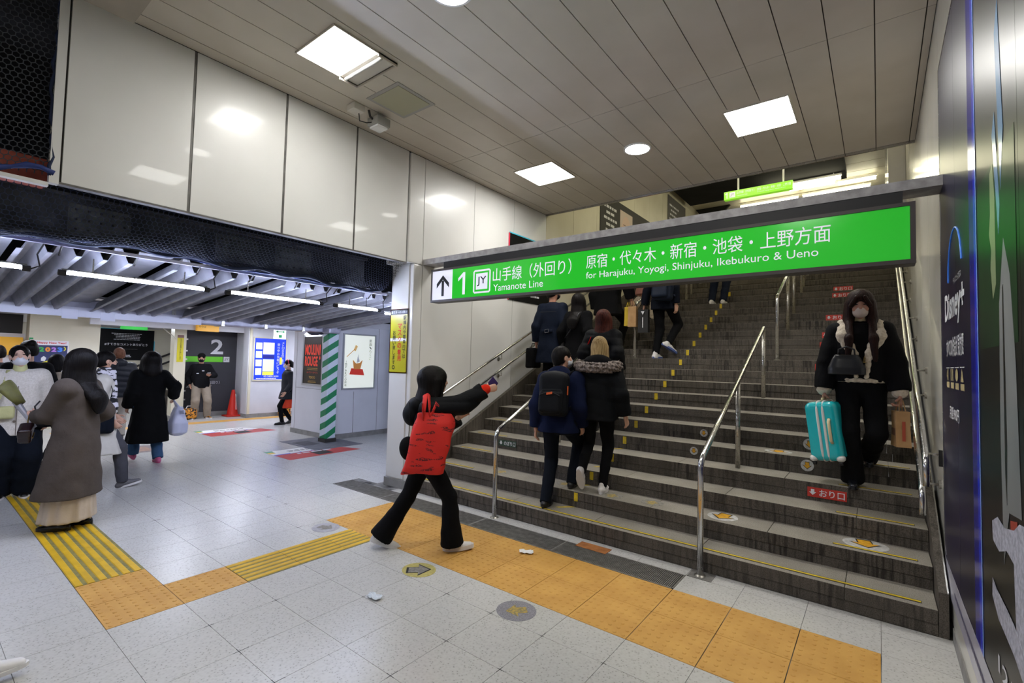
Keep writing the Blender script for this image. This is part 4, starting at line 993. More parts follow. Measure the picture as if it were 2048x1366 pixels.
comment_poster(-18.495, 3.72, 1.40, 1.42, .95, 'black poster with red and cyan edges on the far hall wall')
w4 = struct(bx('wall_crowd', M['cream'], (-14.4, -14.0, 1.72, 2.86, 0, 2.42)), 'cream wall block behind the crowd')
e = empty('new_year_poster', (-14, 2.07, 1.2)); tag(e, 'colourful new year poster with moon on the cream wall', 'poster'); xk = -13.999
polyx('sheet', mat('poster_paper', 'e6e4ea', .5), [(1.80, 1.16), (2.34, 1.16), (2.34, 1.87), (1.80, 1.87)], 0, e)
polyx('night_field', mat('poster_night', '27305c', .5), [(1.815, 1.30), (2.325, 1.30), (2.325, 1.77), (1.815, 1.77)], .001, e)
rel(text('Happy New Year!', mat('poster_redink', 'd0342c', .5), (-13.998, 1.85, 1.79), Yv, Zu, .45, .055, None, bold=.03), e)
for i, (ch, c) in enumerate(zip('2023', ('39a84a', 'e08a2c', 'b07ad0', '3f7fe0'))): rel(text(ch, mat('poster_'+c, c, .5), (-13.997, 1.88+i*.095, 1.63), Yv, Zu, .08, .10, None, bold=.06), e)
moon = [(2.25+.05*math.cos(t), 1.70+.05*math.sin(t)) for t in [-1.2+2.4*i/8 for i in range(9)]]+[(2.245+.035*math.cos(t), 1.70+.04*math.sin(t)) for t in [1.1-2.2*i/8 for i in range(9)]]
ylw = mat('poster_yellow', 'dcd02c', .5)
polyx('moon', ylw, moon, .002, e)
polyx('hill', ylw, [(1.92, 1.19), (2.25, 1.19), (2.20, 1.30), (2.14, 1.42), (2.04, 1.45), (1.92, 1.40), (1.99, 1.36)], .003, e)
polyx('snow_shape', M['printw'], [(1.92, 1.44), (1.98, 1.43), (2.0, 1.50), (1.96, 1.54), (1.92, 1.50)], .003, e)
polyx('snow_shape', M['printw'], [(2.03, 1.33), (2.08, 1.31), (2.12, 1.36), (2.08, 1.40), (2.03, 1.38)], .004, e)
e = bx('green_notice', mat('notice_green', '2f9a5c', .5), (-13.999, -13.995, 1.725, 1.785, 1.84, 1.92)); tag(e, 'little green notice above the white jacket woman', 'notice')
bx('notice_text', M['paper'], (-13.995, -13.994, 1.74, 1.785, 1.845, 1.885), e)
e = bx('amber_sign', mat('sign_amber', 'cf9a24', .4, emit='cf9a24', es=.25), (-14.3, -14.2, .35, 1.66, 1.55, 1.92)); tag(e, 'wide amber sign board at the far left', 'sign')
lines_of_print(1, M['printb'], (-14.199, .6, 1.78), Yv, Zu, .5, .05, e, 3, .5)
struct(bx('wall_left_block', M['hallwall'], (-14.6, -14.31, -3, 1.7, 0, 2.0)), 'pale wall behind the amber sign')
struct(bx('wall_grille', M['dark'], (-14.8, -14.7, -3, 1.7, 2.0, 2.42)), 'dark grille over the pale wall')
e = empty('lit_sign', (-15.0, 3.7, 2.25)); tag(e, 'small white and green lit sign near the far black poster', 'sign')
rel(bx('white_top', em_hall, (-15.05, -14.98, 3.45, 4.0, 2.335, 2.40)), e); rel(bx('green_face', mat('lit_green', '2f9a3c', .4, emit='36a844', es=.6), (-15.05, -14.98, 3.45, 4.0, 2.24, 2.335)), e)

for (a, b, w) in ((4.25, 5.35, 'first behind the white pier'), (5.5, 6.6, 'second behind the white pier')):
    t = empty('linear_lamp', (-5.6, (a+b)/2, 2.3)); tag(t, 'clear linear tube lamp, %s' % w, 'lamp', GT)
    rel(MB().tube([(-5.6, a+.03, 2.30), (-5.6, b-.03, 2.30)], .011, 10).build('tube', em_tube, smooth=True), t)
    rel(bx('spine', M['steel2'], (-5.61, -5.59, a, b, 2.318, 2.335)), t)
    for yy in (a+.22, b-.22): rel(MB().tube([(-5.6, yy, 2.33), (-5.6, yy, 2.45)], .006, 6).build('hanger', M['steel']), t)
cb = MB().tube([(-13.9, 3.75, 2.40), (-13.95, 4.0, 2.30), (-13.965, 4.25, 2.10), (-13.965, 4.33, 2.02)], .012, 6).build('hanging_cable', mat('cable_cream', 'c8c2b4', .6), smooth=True); tag(cb, 'pale cable running from the hall ceiling to the cream pillar', 'cable')
# ================================================================== people: signed distance fields -> one smooth mesh per body / garment
def surface_nets(D, o, h):
    ins = D < 0; nx, ny, nz = D.shape
    cnt = np.zeros((nx-1, ny-1, nz-1), np.int32); sm = np.zeros((nx-1, ny-1, nz-1, 3), np.float32); cross = []
    for ax in range(3):
        a = [slice(None)]*3; b = [slice(None)]*3; a[ax] = slice(0, -1); b[ax] = slice(1, None)
        I0, I1 = ins[tuple(a)], ins[tuple(b)]
        idx = np.argwhere(I0 != I1)
        d0 = D[tuple(a)][tuple(idx.T)]; d1 = D[tuple(b)][tuple(idx.T)]
        p = idx.astype(np.float32); p[:, ax] += d0/(d0-d1)
        cross.append((ax, idx, I0[tuple(idx.T)]))
        o1, o2 = [q for q in range(3) if q != ax]
        for e in (0, 1):
            for g in (0, 1):
                c = idx.copy(); c[:, o1] -= e; c[:, o2] -= g
                ok = (c >= 0).all(1) & (c[:, 0] < nx-1) & (c[:, 1] < ny-1) & (c[:, 2] < nz-1)
                t = tuple(c[ok].T); np.add.at(cnt, t, 1); np.add.at(sm, t, p[ok])
    act = cnt > 0; vid = -np.ones(cnt.shape, np.int64); vid[act] = np.arange(act.sum())
    V = sm[act]/cnt[act][:, None]*h+np.array(o)
    F = []
    for ax, idx, s in cross:
        o1, o2 = [(1, 2), (2, 0), (0, 1)][ax]
        ok = (idx[:, o1] > 0) & (idx[:, o2] > 0) & (idx[:, o1] < [nx, ny, nz][o1]-1) & (idx[:, o2] < [nx, ny, nz][o2]-1)
        idx, s = idx[ok], s[ok]; q = []
        for e, g in ((1, 1), (0, 1), (0, 0), (1, 0)):
            c = idx.copy(); c[:, o1] -= e; c[:, o2] -= g; q.append(vid[tuple(c.T)])
        q = np.stack(q, 1); q[~s] = q[~s][:, ::-1]; F.append(q)
    F = np.concatenate(F); F = F[(F >= 0).all(1)]
    return V, F
def A(v): return np.array(v, float)
class Field:
    """collects primitives, smooth-unions them on a grid and turns the result into a mesh"""
    def __init__(s, res): s.p = []; s.res = res
    def _bb(s, lo, hi, pad): return A(lo)-pad, A(hi)+pad
    def rc(s, a, b, ra, rb, k=.02, flat=None, op='+'):
        a, b = A(a), A(b); ba = b-a; L2 = max(1e-9, ba@ba); m = max(ra, rb)
        if flat is not None: n = A(flat[0]); n = n/np.linalg.norm(n); fk = 1/flat[1]**2-1
        def f(X, Y, Z):
            x, y, z = X-a[0], Y-a[1], Z-a[2]
            h = np.clip((x*ba[0]+y*ba[1]+z*ba[2])/L2, 0, 1)
            x, y, z = x-ba[0]*h, y-ba[1]*h, z-ba[2]*h
            d2 = x*x+y*y+z*z
            if flat is not None: d2 = d2+(x*n[0]+y*n[1]+z*n[2])**2*fk
            return np.sqrt(d2)-(ra+(rb-ra)*h)
        s.p.append((op, f, *s._bb(np.minimum(a, b), np.maximum(a, b), m+.04+k), k)); return s
    def cone(s, a, b, ra, rb, k=.02, flat=None):
        """like rc but cut off flat at b"""
        a, b = A(a), A(b); ba = b-a; L = np.linalg.norm(ba); m = max(ra, rb)
        def f(X, Y, Z):
            x, y, z = X-a[0], Y-a[1], Z-a[2]
            h = (x*ba[0]+y*ba[1]+z*ba[2])/L**2; hc = np.clip(h, 0, 1.5)
            x, y, z = x-ba[0]*hc, y-ba[1]*hc, z-ba[2]*hc
            return np.maximum(np.sqrt(x*x+y*y+z*z)-(ra+(rb-ra)*np.clip(h, 0, 1)), (h-1)*L)
        s.p.append(('+', f, *s._bb(np.minimum(a, b), np.maximum(a, b), m+.04+k), k)); return s
    def ell(s, c, r, k=.02, Rm=None, op='+'):
        c, r = A(c), A(r); Rm = np.eye(3) if Rm is None else A(Rm)
        def f(X, Y, Z):
            x, y, z = X-c[0], Y-c[1], Z-c[2]
            q = [x*Rm[0, i]+y*Rm[1, i]+z*Rm[2, i] for i in range(3)]
            k0 = np.sqrt(sum((q[i]/r[i])**2 for i in range(3))); k1 = np.sqrt(sum((q[i]/r[i]**2)**2 for i in range(3)))
            return k0*(k0-1)/np.maximum(k1, 1e-6)
        s.p.append((op, f, *s._bb(c, c, r.max()+.04+k), k)); return s
    def loft(s, rings, k=.03, e=2.4, fold=0., nf=9, op='+', seed=0., yaw=0.):
        """rings (z, cx, cy, rx, ry) from low to high"""
        a = A(sorted(rings)); z0, z1 = a[0, 0], a[-1, 0]; cy, sy = math.cos(yaw), math.sin(yaw)
        def f(X, Y, Z):
            cx, cyy, rx, ry = [np.interp(Z, a[:, 0], a[:, i]) for i in (1, 2, 3, 4)]
            dx, dy = X-cx, Y-cyy
            dx, dy = dx*cy+dy*sy, -dx*sy+dy*cy
            if fold:
                th = np.arctan2(dy, dx); amt = fold*np.clip((z1-.25*(z1-z0)-Z)/(z1-z0), 0, 1)
                w = 1+amt*(np.sin(th*nf+seed+3*Z)+.5*np.sin(th*(nf*2-3)+2*seed))
                rx, ry = rx*w, ry*w
            g = (np.abs(dx/rx)**e+np.abs(dy/ry)**e)**(1/e)
            d = (g-1)*np.minimum(rx, ry)*.9
            return np.maximum(d, np.maximum(z0-Z, Z-z1))
        m = max(a[:, 3].max(), a[:, 4].max())*1.15
        s.p.append((op, f, *s._bb((a[:, 1].min(), a[:, 2].min(), z0), (a[:, 1].max(), a[:, 2].max(), z1), A((m+.05, m+.05, .05+k))), k)); return s
    def box(s, c, hs, Rm=None, r=.01, k=.0, op='+'):
        c, hs = A(c), A(hs); Rm = np.eye(3) if Rm is None else A(Rm)
        def f(X, Y, Z):
            x, y, z = X-c[0], Y-c[1], Z-c[2]
            q = [np.abs(x*Rm[0, i]+y*Rm[1, i]+z*Rm[2, i])-hs[i]+r for i in range(3)]
            return np.sqrt(sum(np.maximum(t, 0)**2 for t in q))+np.minimum(np.maximum(q[0], np.maximum(q[1], q[2])), 0)-r
        s.p.append((op, f, *s._bb(c, c, np.linalg.norm(hs)+.04), k)); return s
    def mesh(s, wrinkle=0., ws=(22, 22, 14), cut=None, puff=None):
        h = s.res
        lo = np.min([q[2] for q in s.p if q[0] == '+'], 0); hi = np.max([q[3] for q in s.p if q[0] == '+'], 0)
        n = np.ceil((hi-lo)/h).astype(int)+2
        D = np.full(n, .5, np.float32); ax = [lo[i]+h*np.arange(n[i]) for i in range(3)]
        for op, f, a, b, k in s.p:
            i0 = np.clip(((a-lo)/h).astype(int), 0, n); i1 = np.clip(((b-lo)/h).astype(int)+2, 0, n)
            if (i1 <= i0).any(): continue
            w = tuple(slice(p, q) for p, q in zip(i0, i1))
            X, Y, Z = np.meshgrid(*[ax[i][w[i]] for i in range(3)], indexing='ij', sparse=True)
            v = f(X, Y, Z).astype(np.float32) if op != 'n' else None
            d = D[w]
            if op == '+':
                if k > 0:
                    t = np.clip(.5+.5*(v-d)/k, 0, 1); D[w] = v*(1-t)+d*t-k*t*(1-t)
                else: D[w] = np.minimum(d, v)
            else: D[w] = np.maximum(d, -v)
        if wrinkle or cut or puff:
            X, Y, Z = np.meshgrid(*ax, indexing='ij', sparse=True)
            if wrinkle:
                a, b, c = ws
                D += wrinkle*(np.sin(a*X+1.7*np.sin(c*Z+2*Y))*np.sin(b*Y+1.3*np.sin(c*.8*Z+3*X))+.6*np.sin(c*1.9*Z+9*X+4*np.sin(7*Y))).astype(np.float32)
            if puff: D -= (puff[0]*(np.abs(np.sin(Z*PI/puff[1]+.6*np.sin(6*X)))**.7-.5)).astype(np.float32)
            if cut:
                for fn in cut: D = np.maximum(D, fn(X, Y, Z).astype(np.float32))
        D[0] = D[-1] = .5; D[:, 0] = D[:, -1] = .5; D[:, :, 0] = D[:, :, -1] = .5
        return surface_nets(D, lo, h)
    def build(s, name, m, parent, **k):
        V, F = s.mesh(**k); return raw(name, V, F, m, parent)
def raw(name, V, F, m, parent):
    me = bpy.data.meshes.new(name)
    me.vertices.add(len(V)); me.vertices.foreach_set('co', np.asarray(V, np.float32).ravel())
    me.loops.add(len(F)*4); me.loops.foreach_set('vertex_index', np.asarray(F, np.int32).ravel())
    me.polygons.add(len(F)); me.polygons.foreach_set('loop_start', np.arange(0, len(F)*4, 4, dtype=np.int32))
    me.update(calc_edges=True); me.validate(); me.shade_smooth()
    me.materials.append(m)
    return link(name, me, parent)
def unit(v): v = A(v); return v/max(1e-9, np.linalg.norm(v))
def ik(a, c, l1, l2, hint):
    a, c = A(a), A(c); d = c-a; L = np.linalg.norm(d)
    if L > (l1+l2)*.995: c = a+d/L*(l1+l2)*.995; d = c-a; L = np.linalg.norm(d)
    x = (l1*l1-l2*l2+L*L)/(2*L); y = math.sqrt(max(0, l1*l1-x*x)); u = d/L
    n = A(hint)-u*(A(hint)@u); n = unit(n)
    return a+u*x+n*y, c
def rotz(a): c, s = math.cos(a), math.sin(a); return A([[c, -s, 0], [s, c, 0], [0, 0, 1]])
def rotx(a): c, s = math.cos(a), math.sin(a); return A([[1, 0, 0], [0, c, -s], [0, s, c]])
def roty(a): c, s = math.cos(a), math.sin(a); return A([[c, 0, s], [0, 1, 0], [-s, 0, c]])
SKIN = {}
def skin_mat(c='c99c84'):
    m = noisy('skin_'+c, c, c, 30, .5, world=False); m.node_tree.nodes['Principled BSDF'].inputs['Subsurface Weight'].default_value = .08
    m.node_tree.nodes['Principled BSDF'].inputs['Subsurface Radius'].default_value = (.02, .008, .004)
    return m
def hair_mat(name, c1, c2):
    if name in MATS: return MATS[name]
    m = mat(name, c1, .5, spec=.12); nt, b, _ = nodes(m)
    n = noise(nt, coords(nt, False, (1, 1, .05)), 130., 3.)
    nt.links.new(ramp(nt, n, [(.35, c1), (.7, c2)]), b.inputs['Base Color']); bump(nt, b, n, .6, .006)
    return m
HB = hair_mat('hair_black', '080606', '15110f')
def hand(res, wrist, d, nrm, curl, side, sc=1.):
    """hand at wrist pointing along d, palm normal nrm (palm faces nrm); side +1 right, -1 left"""
    d, nrm = unit(d), A(nrm); nrm = unit(nrm-d*(nrm@d)); r = np.cross(d, nrm)*side      # r points to the thumb side
    W = A(wrist); f = Field(res)
    kn = W+d*.085*sc
    f.rc(W-d*.05*sc, W+d*.02*sc, .026*sc, .027*sc, .01, (nrm, .8))
    f.rc(W+d*.02*sc, kn, .030*sc, .037*sc, .012, (nrm, .42))
    for i, (o, L) in enumerate(((.027, .072), (.009, .082), (-.009, .076), (-.026, .060))):
        p = kn+r*o*sc-d*.006*sc; dirs = d; q = p
        for j, fr in enumerate((.42, .33, .25)):
            ang = curl*(.55+.35*j)
            dirs = unit(d*math.cos(curl*(.5+j*.75))+nrm*math.sin(curl*(.5+j*.75)))
            e = q+dirs*L*fr*sc
            f.rc(q, e, (.0092-.0008*j)*sc, (.0086-.0010*j)*sc, .003); q = e
    p = W+d*.025*sc+r*.028*sc; td = unit(d*.62+r*.62+nrm*.35); e = p+td*.036*sc
    f.rc(W+d*.012*sc+r*.014*sc, p, .014*sc, .012*sc, .008); f.rc(p, e, .0115*sc, .0095*sc, .004)
    f.rc(e, e+unit(d*.8+r*.15+nrm*(.35+.4*curl))*.030*sc, .0095*sc, .008*sc, .003)
    return f.mesh()
class Person:
    def __init__(s, label, loc, yaw, h=1.65, pel=(0, 0, None), lean=0., side=0., twist=0., feet=None, hands=None, head=(0, 0, 0), res=.011, skin='c99c84', w=1., hint=None, footyaw=(0, 0), footpitch=(0, 0), shoulder_up=(0, 0)):
        """yaw: heading in degrees measured from +Y towards +X. Local frame: x right, y forward."""
        s.h, s.res, s.w = h, res, w
        s.root = empty('person', loc, -R(yaw)); tag(s.root, label, 'person', 'people in the station')
        pz = pel[2] if pel[2] is not None else .525*h
        s.P = P = A((pel[0], pel[1], pz))
        s.U = U = unit((math.sin(side), math.sin(lean), math.cos(lean)*math.cos(side)))
        s.Rt = Rt = rotz(twist)@A((1, 0, 0)); s.Fw = np.cross(U, Rt)
        s.neck = P+U*.318*h; s.sh = [P+U*(.262*h+shoulder_up[i])+Rt*sg*.098*h*w for i, sg in enumerate((-1, 1))]
        s.hip = [P+A((sg*.052*h*w, 0, -.012*h)) for sg in (-1, 1)]
        feet = feet or [(-.09, 0, .0), (.09, 0, .0)]
        s.ank = []; s.knee = []; s.foot = []
        for i in (0, 1):
            Rf = rotz(footyaw[i])@rotx(footpitch[i]); a = A(feet[i])+A((0, 0, .048*h))
            k, a = ik(s.hip[i], a, .252*h, .248*h, (0.12*(-1, 1)[i], 1, .0)); s.knee.append(k); s.ank.append(a); s.foot.append(Rf)
        hands = hands or [(-.21*h*.75, .02, .50*h), (.21*h*.75, .02, .50*h)]
        s.elb = []; s.wr = []
        for i in (0, 1):
            hh = (hint or [(-.35, -1, -.5), (.35, -1, -.5)])[i]
            e, wv = ik(s.sh[i], hands[i], .172*h, .148*h, hh); s.elb.append(e); s.wr.append(wv)
        s.Rh = rotz(twist+head[0])@rotx(head[1])@roty(head[2])
        s.hs = h/1.65*1.0; s.hc = s.neck+U*.030*h+s.Rh@A((0, .018, .095))*s.hs
        s.skin = skin_mat(skin)
    def H(s, v): return s.hc+s.Rh@(A(v)*s.hs)
    def body(s, hands=(None, None), palm=((0, 0, 0), (0, 0, 0)), curl=(.5, .5)):
        f = Field(s.res); h = s.h; P = s.P
        f.loft([(z, *(P+s.U*((z-P[2])/max(.3, s.U[2])))[:2], rx*h*s.w, ry*h) for z, rx, ry in ((P[2]-.05*h, .078, .050), (P[2]+.02*h, .080, .054), (P[2]+.1*h, .070, .050), (P[2]+.2*h, .085, .058), (P[2]+.27*h, .075, .042))], .03)
        for i in (0, 1):
            f.rc(s.hip[i], s.knee[i], .050*h, .032*h, .03); f.rc(s.knee[i], s.ank[i], .031*h, .021*h, .02)
            tr = s.foot[i]; f.rc(s.ank[i]+tr@A((0, -.015, -.03)), s.ank[i]+tr@A((0, .09, -.044)), .022, .015, .01)
            f.rc(s.P+s.U*.27*h, s.sh[i], .035*h, .030*h, .03); f.rc(s.sh[i], s.elb[i], .029*h, .023*h, .02); f.rc(s.elb[i], s.wr[i], .022*h, .016*h, .02)
        f.rc(s.P+s.U*.27*h, s.H((0, -.018, -.06)), .034*h, .031*h, .03)
        vs, fs = [f.mesh()], None
        g = Field(min(.0075, s.res)); Rm = s.Rh; q = s.hs
        g.ell(s.H((0, -.012, .022)), A((.073, .091, .092))*q, .0, Rm); g.ell(s.H((0, .020, -.045)), A((.056, .066, .066))*q, .03, Rm)
        g.rc(s.H((0, .046, -.098)), s.H((0, .050, -.092)), .020*q, .020*q, .02)
        g.rc(s.H((0, .082, .012)), s.H((0, .096, -.024)), .008*q, .0125*q, .012)
        for sg in (-1, 1):
            g.ell(s.H((sg*.076, -.008, -.008)), A((.011, .019, .030))*q, .008, Rm); g.ell(s.H((sg*.034, .070, -.030)), A((.024, .018, .022))*q, .02, Rm)
            g.ell(s.H((sg*.031, .096, .014)), A((.017, .014, .011))*q, .0, Rm, '-')
        g.rc(s.H((0, -.018, -.07)), s.H((0, -.02, -.13)), .050*q, .052*q, .02)
        vs.append(g.mesh())
        for i in (0, 1):
            if hands[i] is not None: vs.append(hand(.0052, s.wr[i], hands[i], palm[i], curl[i], (-1, 1)[i], s.h/1.68))
            else:
                d = unit(s.wr[i]-s.elb[i]); vs.append(hand(.0065, s.wr[i], d, (-(-1, 1)[i]*.9, .3, 0), curl[i], (-1, 1)[i], s.h/1.68))
        V = []; F = []; n = 0
        for v, q_ in vs: V.append(v); F.append(q_+n); n += len(v)
        return raw('body', np.concatenate(V), np.concatenate(F), s.skin, s.root)
    def eyes(s, brow=HB):
        f = Field(.0035); g = Field(.0035)
        for sg in (-1, 1):
            f.ell(s.H((sg*.031, .084, .013)), A((.0145, .006, .0058))*s.hs, .0, s.Rh)
            g.rc(s.H((sg*.017, .091, .031)), s.H((sg*.046, .080, .034)), .0034, .0028, .0)
        f.build('eyes', mat('eye_dark', '1a1311', .2), s.root); g.build('eyebrows', brow, s.root)
        l = Field(.004); l.ell(s.H((0, .084, -.062)), A((.021, .009, .0075))*s.hs, .0, s.Rh); l.build('lips', mat('lip', '9c5a52', .5), s.root)
    def mask(s, c='dcdce0'):
        f = Field(.006); f.ell(s.H((0, .026, -.056)), A((.062, .082, .054))*s.hs, 0, s.Rh); f.ell(s.H((0, .075, -.042)), A((.030, .036, .032))*s.hs, .02, s.Rh)
        o, Rm = s.hc, s.Rh; q = s.hs
        def front(X, Y, Z): return -((X-o[0])*Rm[0, 1]+(Y-o[1])*Rm[1, 1]+(Z-o[2])*Rm[2, 1])+.030*q
        m = f.build('face_mask', cloth('mask_'+c, c, .8, 400, .1), s.root, cut=[front])
        st = MB()
        for sg in (-1, 1):
            for z in (-.012, -.075): st.tube([s.H((sg*.058, .035, z)), s.H((sg*.074, .012, z*.6)), s.H((sg*.078, -.012, -.008))], .0022, 5)
        st.build('mask_loop', mat('mask_loop_'+c, c, .7), m)['kind'] = 'stuff'
    def hair(s, style='bob', length=.16, m=HB, bangs=True, vol=1., back=.115, front=0., res=None):
        f = Field(res or min(.009, s.res)); q = s.hs; Rm = s.Rh
        vz = 1+(vol-1)*.45
        f.ell(s.H((0, -.016-.012*(vol-1)*4, .026)), A((.084*vol, .103*(1+(vol-1)*(.75 if style == 'bob' else .45)), .099*vz))*q, 0, Rm)
        f.ell(s.H((0, -.05, -.02)), A((.080*vol, .062*vol, .085))*q, .03, Rm)
        if style in ('bob', 'long'):
            b = s.H((0, -.035, -.02)); bk = -s.Fw; L1 = min(length, .15); e = b-s.U*L1+bk*.012
            f.rc(b, e, .082*q*vol, .092*q*vol, .03, (s.Rh@A((0, 1, 0)), .95 if style == 'bob' else .75))
            for sg in (-1, 1): f.rc(s.H((sg*.062*vol, .0, .0)), s.H((sg*.072*vol, .0, 0))-s.U*min(length*.95, .17), .030*q*vol, .034*q*vol, .02)
            if length > .16:
                e2 = e-s.U*(length-.15)+bk*(back*min(1, (length-.15)/.12))
                f.rc(e, e2, .088*q*vol, .080*q*vol, .02, (s.Fw, .42)); f.rc(e2, e2-s.U*.05+bk*.004, .076*q*vol, .066*q*vol, .02, (s.Fw, .30))
            if front:
                for sg in (-1, 1):
                    a1 = s.H((sg*.070, .030, .02)); a2 = s.H((sg*.078, .050, -.11)); a3 = s.P+s.U*(.245*s.h-front*.25)+s.Rt*sg*.085+s.Fw*(.070*s.h+back*.5); a4 = a3-s.U*front+s.Fw*.012+s.Rt*sg*.01
                    f.rc(a1, a2, .027, .030, .02); f.rc(a2, a3, .030, .034, .02, (s.Fw, .7)); f.rc(a3, a4, .034, .018, .02, (s.Fw, .6))
        if style == 'bun': f.ell(s.H((0, -.085, .085)), A((.048, .048, .045))*q, .012, Rm)
        if style == 'pony': f.rc(s.H((0, -.10, .04)), s.H((0, -.14, -.15)), .035, .02, .02)
        # open the face
        top = .046 if bangs else .088
        f.ell(s.H((0, .115, -.045)), A((.060, .085, .045+top))*q, 0, Rm, '-')
        f.box(s.H((0, .12, -.12)), A((.052, .085, .10))*q, Rm, .03, 0, '-')
        cut = None
        if style in ('short', 'bun', 'pony'):
            o = s.H((0, -.02, -.055)); u = unit(s.Rh@A((0, -.35, 1)))
            cut = [lambda X, Y, Z: -((X-o[0])*u[0]+(Y-o[1])*u[1]+(Z-o[2])*u[2])]
            for sg in (-1, 1): f.ell(s.H((sg*.085, .015, -.03)), A((.03, .045, .05))*q, 0, Rm, '-')
        return f.build('hair', m, s.root, cut=cut, wrinkle=.0015, ws=(140, 140, 6))
    def spine(s, z):
        t = max(0, (z-s.P[2]))/max(.3, s.U[2]); return (s.P+s.U*t)[:2]
    def coat(s, m, hem=.40, th=.022, flare=.02, name='coat', sleeve=(.040, .036, .031), puff=None, wr=.003, fold=.03, collar=True, hemshift=(0, 0), cuff=.94, waist=.0, top=.30, e=2.5, nf=7, seed=0., res=None):
        h = s.h; f = Field(res or s.res*1.05); P = s.P; rings = []
        zt = P[2]+s.U[2]*top*h
        for z, rx, ry in ((P[2]+s.U[2]*.305*h, .034, .034), (P[2]+s.U[2]*.285*h, .062, .046), (P[2]+s.U[2]*.25*h, .092, .060), (P[2]+s.U[2]*.18*h, .092, .066), (P[2]+s.U[2]*.09*h, .088-waist, .064-waist*.5), (P[2], .094, .070)):
            c = s.spine(z); rings.append((z, c[0], c[1], rx*h*s.w+th, ry*h+th))
        zh = hem*h if hem < 1.2 else hem
        n = 3
        for i in range(1, n+1):
            z = P[2]+(zh-P[2])*i/n
            if zh < P[2]-.02:
                rings.append((z, P[0]+hemshift[0]*i/n, P[1]+hemshift[1]*i/n, .094*h*s.w+th+flare*i/n, .070*h+th+flare*i/n))
        if zh >= P[2]-.02: rings = [r for r in rings if r[0] > zh]+[(zh, *s.spine(zh), .094*h*s.w+th, .068*h+th)]
        f.loft(rings, .02, e, fold, nf, seed=seed)
        for i in (0, 1):
            f.rc(s.P+s.U*.272*h, s.sh[i], .036*h+th*.4, sleeve[0]*h+th*.3, .03)
            f.rc(s.sh[i], s.elb[i], sleeve[0]*h+th*.3, sleeve[1]*h+th*.3, .03)
            we = s.elb[i]+(s.wr[i]-s.elb[i])*cuff
            f.cone(s.elb[i], we, sleeve[1]*h+th*.3, sleeve[2]*h+th*.3, .02)
        if collar:
            a = [s.neck-s.U*.012*h+s.Rt*math.cos(t)*.055+s.Fw*(math.sin(t)*.05+.005) for t in [2*PI*i/10 for i in range(11)]]
            for p, q in zip(a[:-1], a[1:]): f.rc(p, q, .022, .022, .01)
        return f.build(name, m, s.root, wrinkle=wr, puff=puff)
    def trousers(s, m, rad=(.060, .044, .036), end=.03, name='trousers', wr=.003, flare=0., res=None):
        h = s.h; f = Field(res or s.res*1.05)
        f.rc(s.hip[0], s.hip[1], .066*h, .066*h, .03, ((0, 1, 0), .95)); f.rc(s.P+A((0, 0, .0)), s.P+s.U*.06*h, .075*h, .070*h, .03)
        for i in (0, 1):
            e = s.ank[i]+(s.ank[i]-s.knee[i])*end
            f.rc(s.hip[i], s.knee[i], rad[0]*h, rad[1]*h, .02)
            mid = s.knee[i]+(e-s.knee[i])*.5
            f.rc(s.knee[i], mid, rad[1]*h, (rad[1]+rad[2])/2*h, .02); f.cone(mid, e, (rad[1]+rad[2])/2*h, rad[2]*h+flare, .01)
        cut = [lambda X, Y, Z: -(Z-min(s.ank[0][2], s.ank[1][2])+.055*h)]
        return f.build(name, m, s.root, wrinkle=wr, ws=(26, 26, 20), cut=cut)
    def skirt(s, m, hem, rtop=(.10, .08), rbot=(.17, .15), name='skirt', fold=.06, nf=11, top=.03, shift=(0, 0)):
        h = s.h; f = Field(s.res)
        f.loft([(s.P[2]+top*h, s.P[0], s.P[1], rtop[0]*h, rtop[1]*h), (s.P[2]-.08*h, s.P[0], s.P[1], (rtop[0]+.012)*h, (rtop[1]+.012)*h), (hem, s.P[0]+shift[0], s.P[1]+shift[1], rbot[0], rbot[1])], .02, 2.2, fold, nf)
        return f.build(name, m, s.root)
    def shoes(s, m, sole=None, kind='sneaker', sc=1., soleh=.022):
        for i in (0, 1):
            tr = s.foot[i]; a = s.ank[i]; q = s.h/1.65*sc; f = Field(.0075)
            zb = -.048*s.h
            def L(v): return a+tr@A((v[0]*q, v[1]*q, v[2] if v[2] < -.06 else v[2]*q))
            hz = zb+.036
            f.rc(L((0, -.045, hz)), L((0, .045, hz+.006)), .036*q, .038*q, .02, (tr@A((1, 0, 0)), .95))
            f.rc(L((0, .045, hz+.004)), L((0, .145, hz-.008)), .040*q, .030*q, .02, (tr@A((0, 0, 1)), .78))
            if kind == 'boot': f.rc(L((0, -.02, hz)), s.ank[i]+(s.knee[i]-s.ank[i])*.45, .040*q, .044*q, .02)
            else: f.rc(L((0, -.022, hz)), L((0, -.012, .012 if kind == 'sneaker' else -.012)), .038*q, .033*q, .015)
            o = a+tr@A((0, 0, zb)); u = tr@A((0, 0, 1))
            sh = f.build('shoe', m, s.root, cut=[lambda X, Y, Z, o=o, u=u: -((X-o[0])*u[0]+(Y-o[1])*u[1]+(Z-o[2])*u[2])+.004])
            pts = []
            for t in [2*PI*j/22 for j in range(22)]:
                y = .05+.135*math.sin(t); wd = .041 if y > .03 else .036
                pts.append(a+tr@A((math.cos(t)*wd*q*(1.08 if sole else 1.0), (y)*q, zb+.0005)))
            MB().prism([Vector(p) for p in pts], tr@A((0, 0, soleh))).build('sole', sole or m, sh)
    def world(s, p):
        return s.root.matrix_basis @ Vector(tuple(p))
def root_thing(name, label, cat, person, group=None):
    """a carried thing: a top-level Empty in the frame of the person who carries it"""
    e = empty(name, person.root.location, person.root.rotation_euler.z); tag(e, label, cat, group); return e
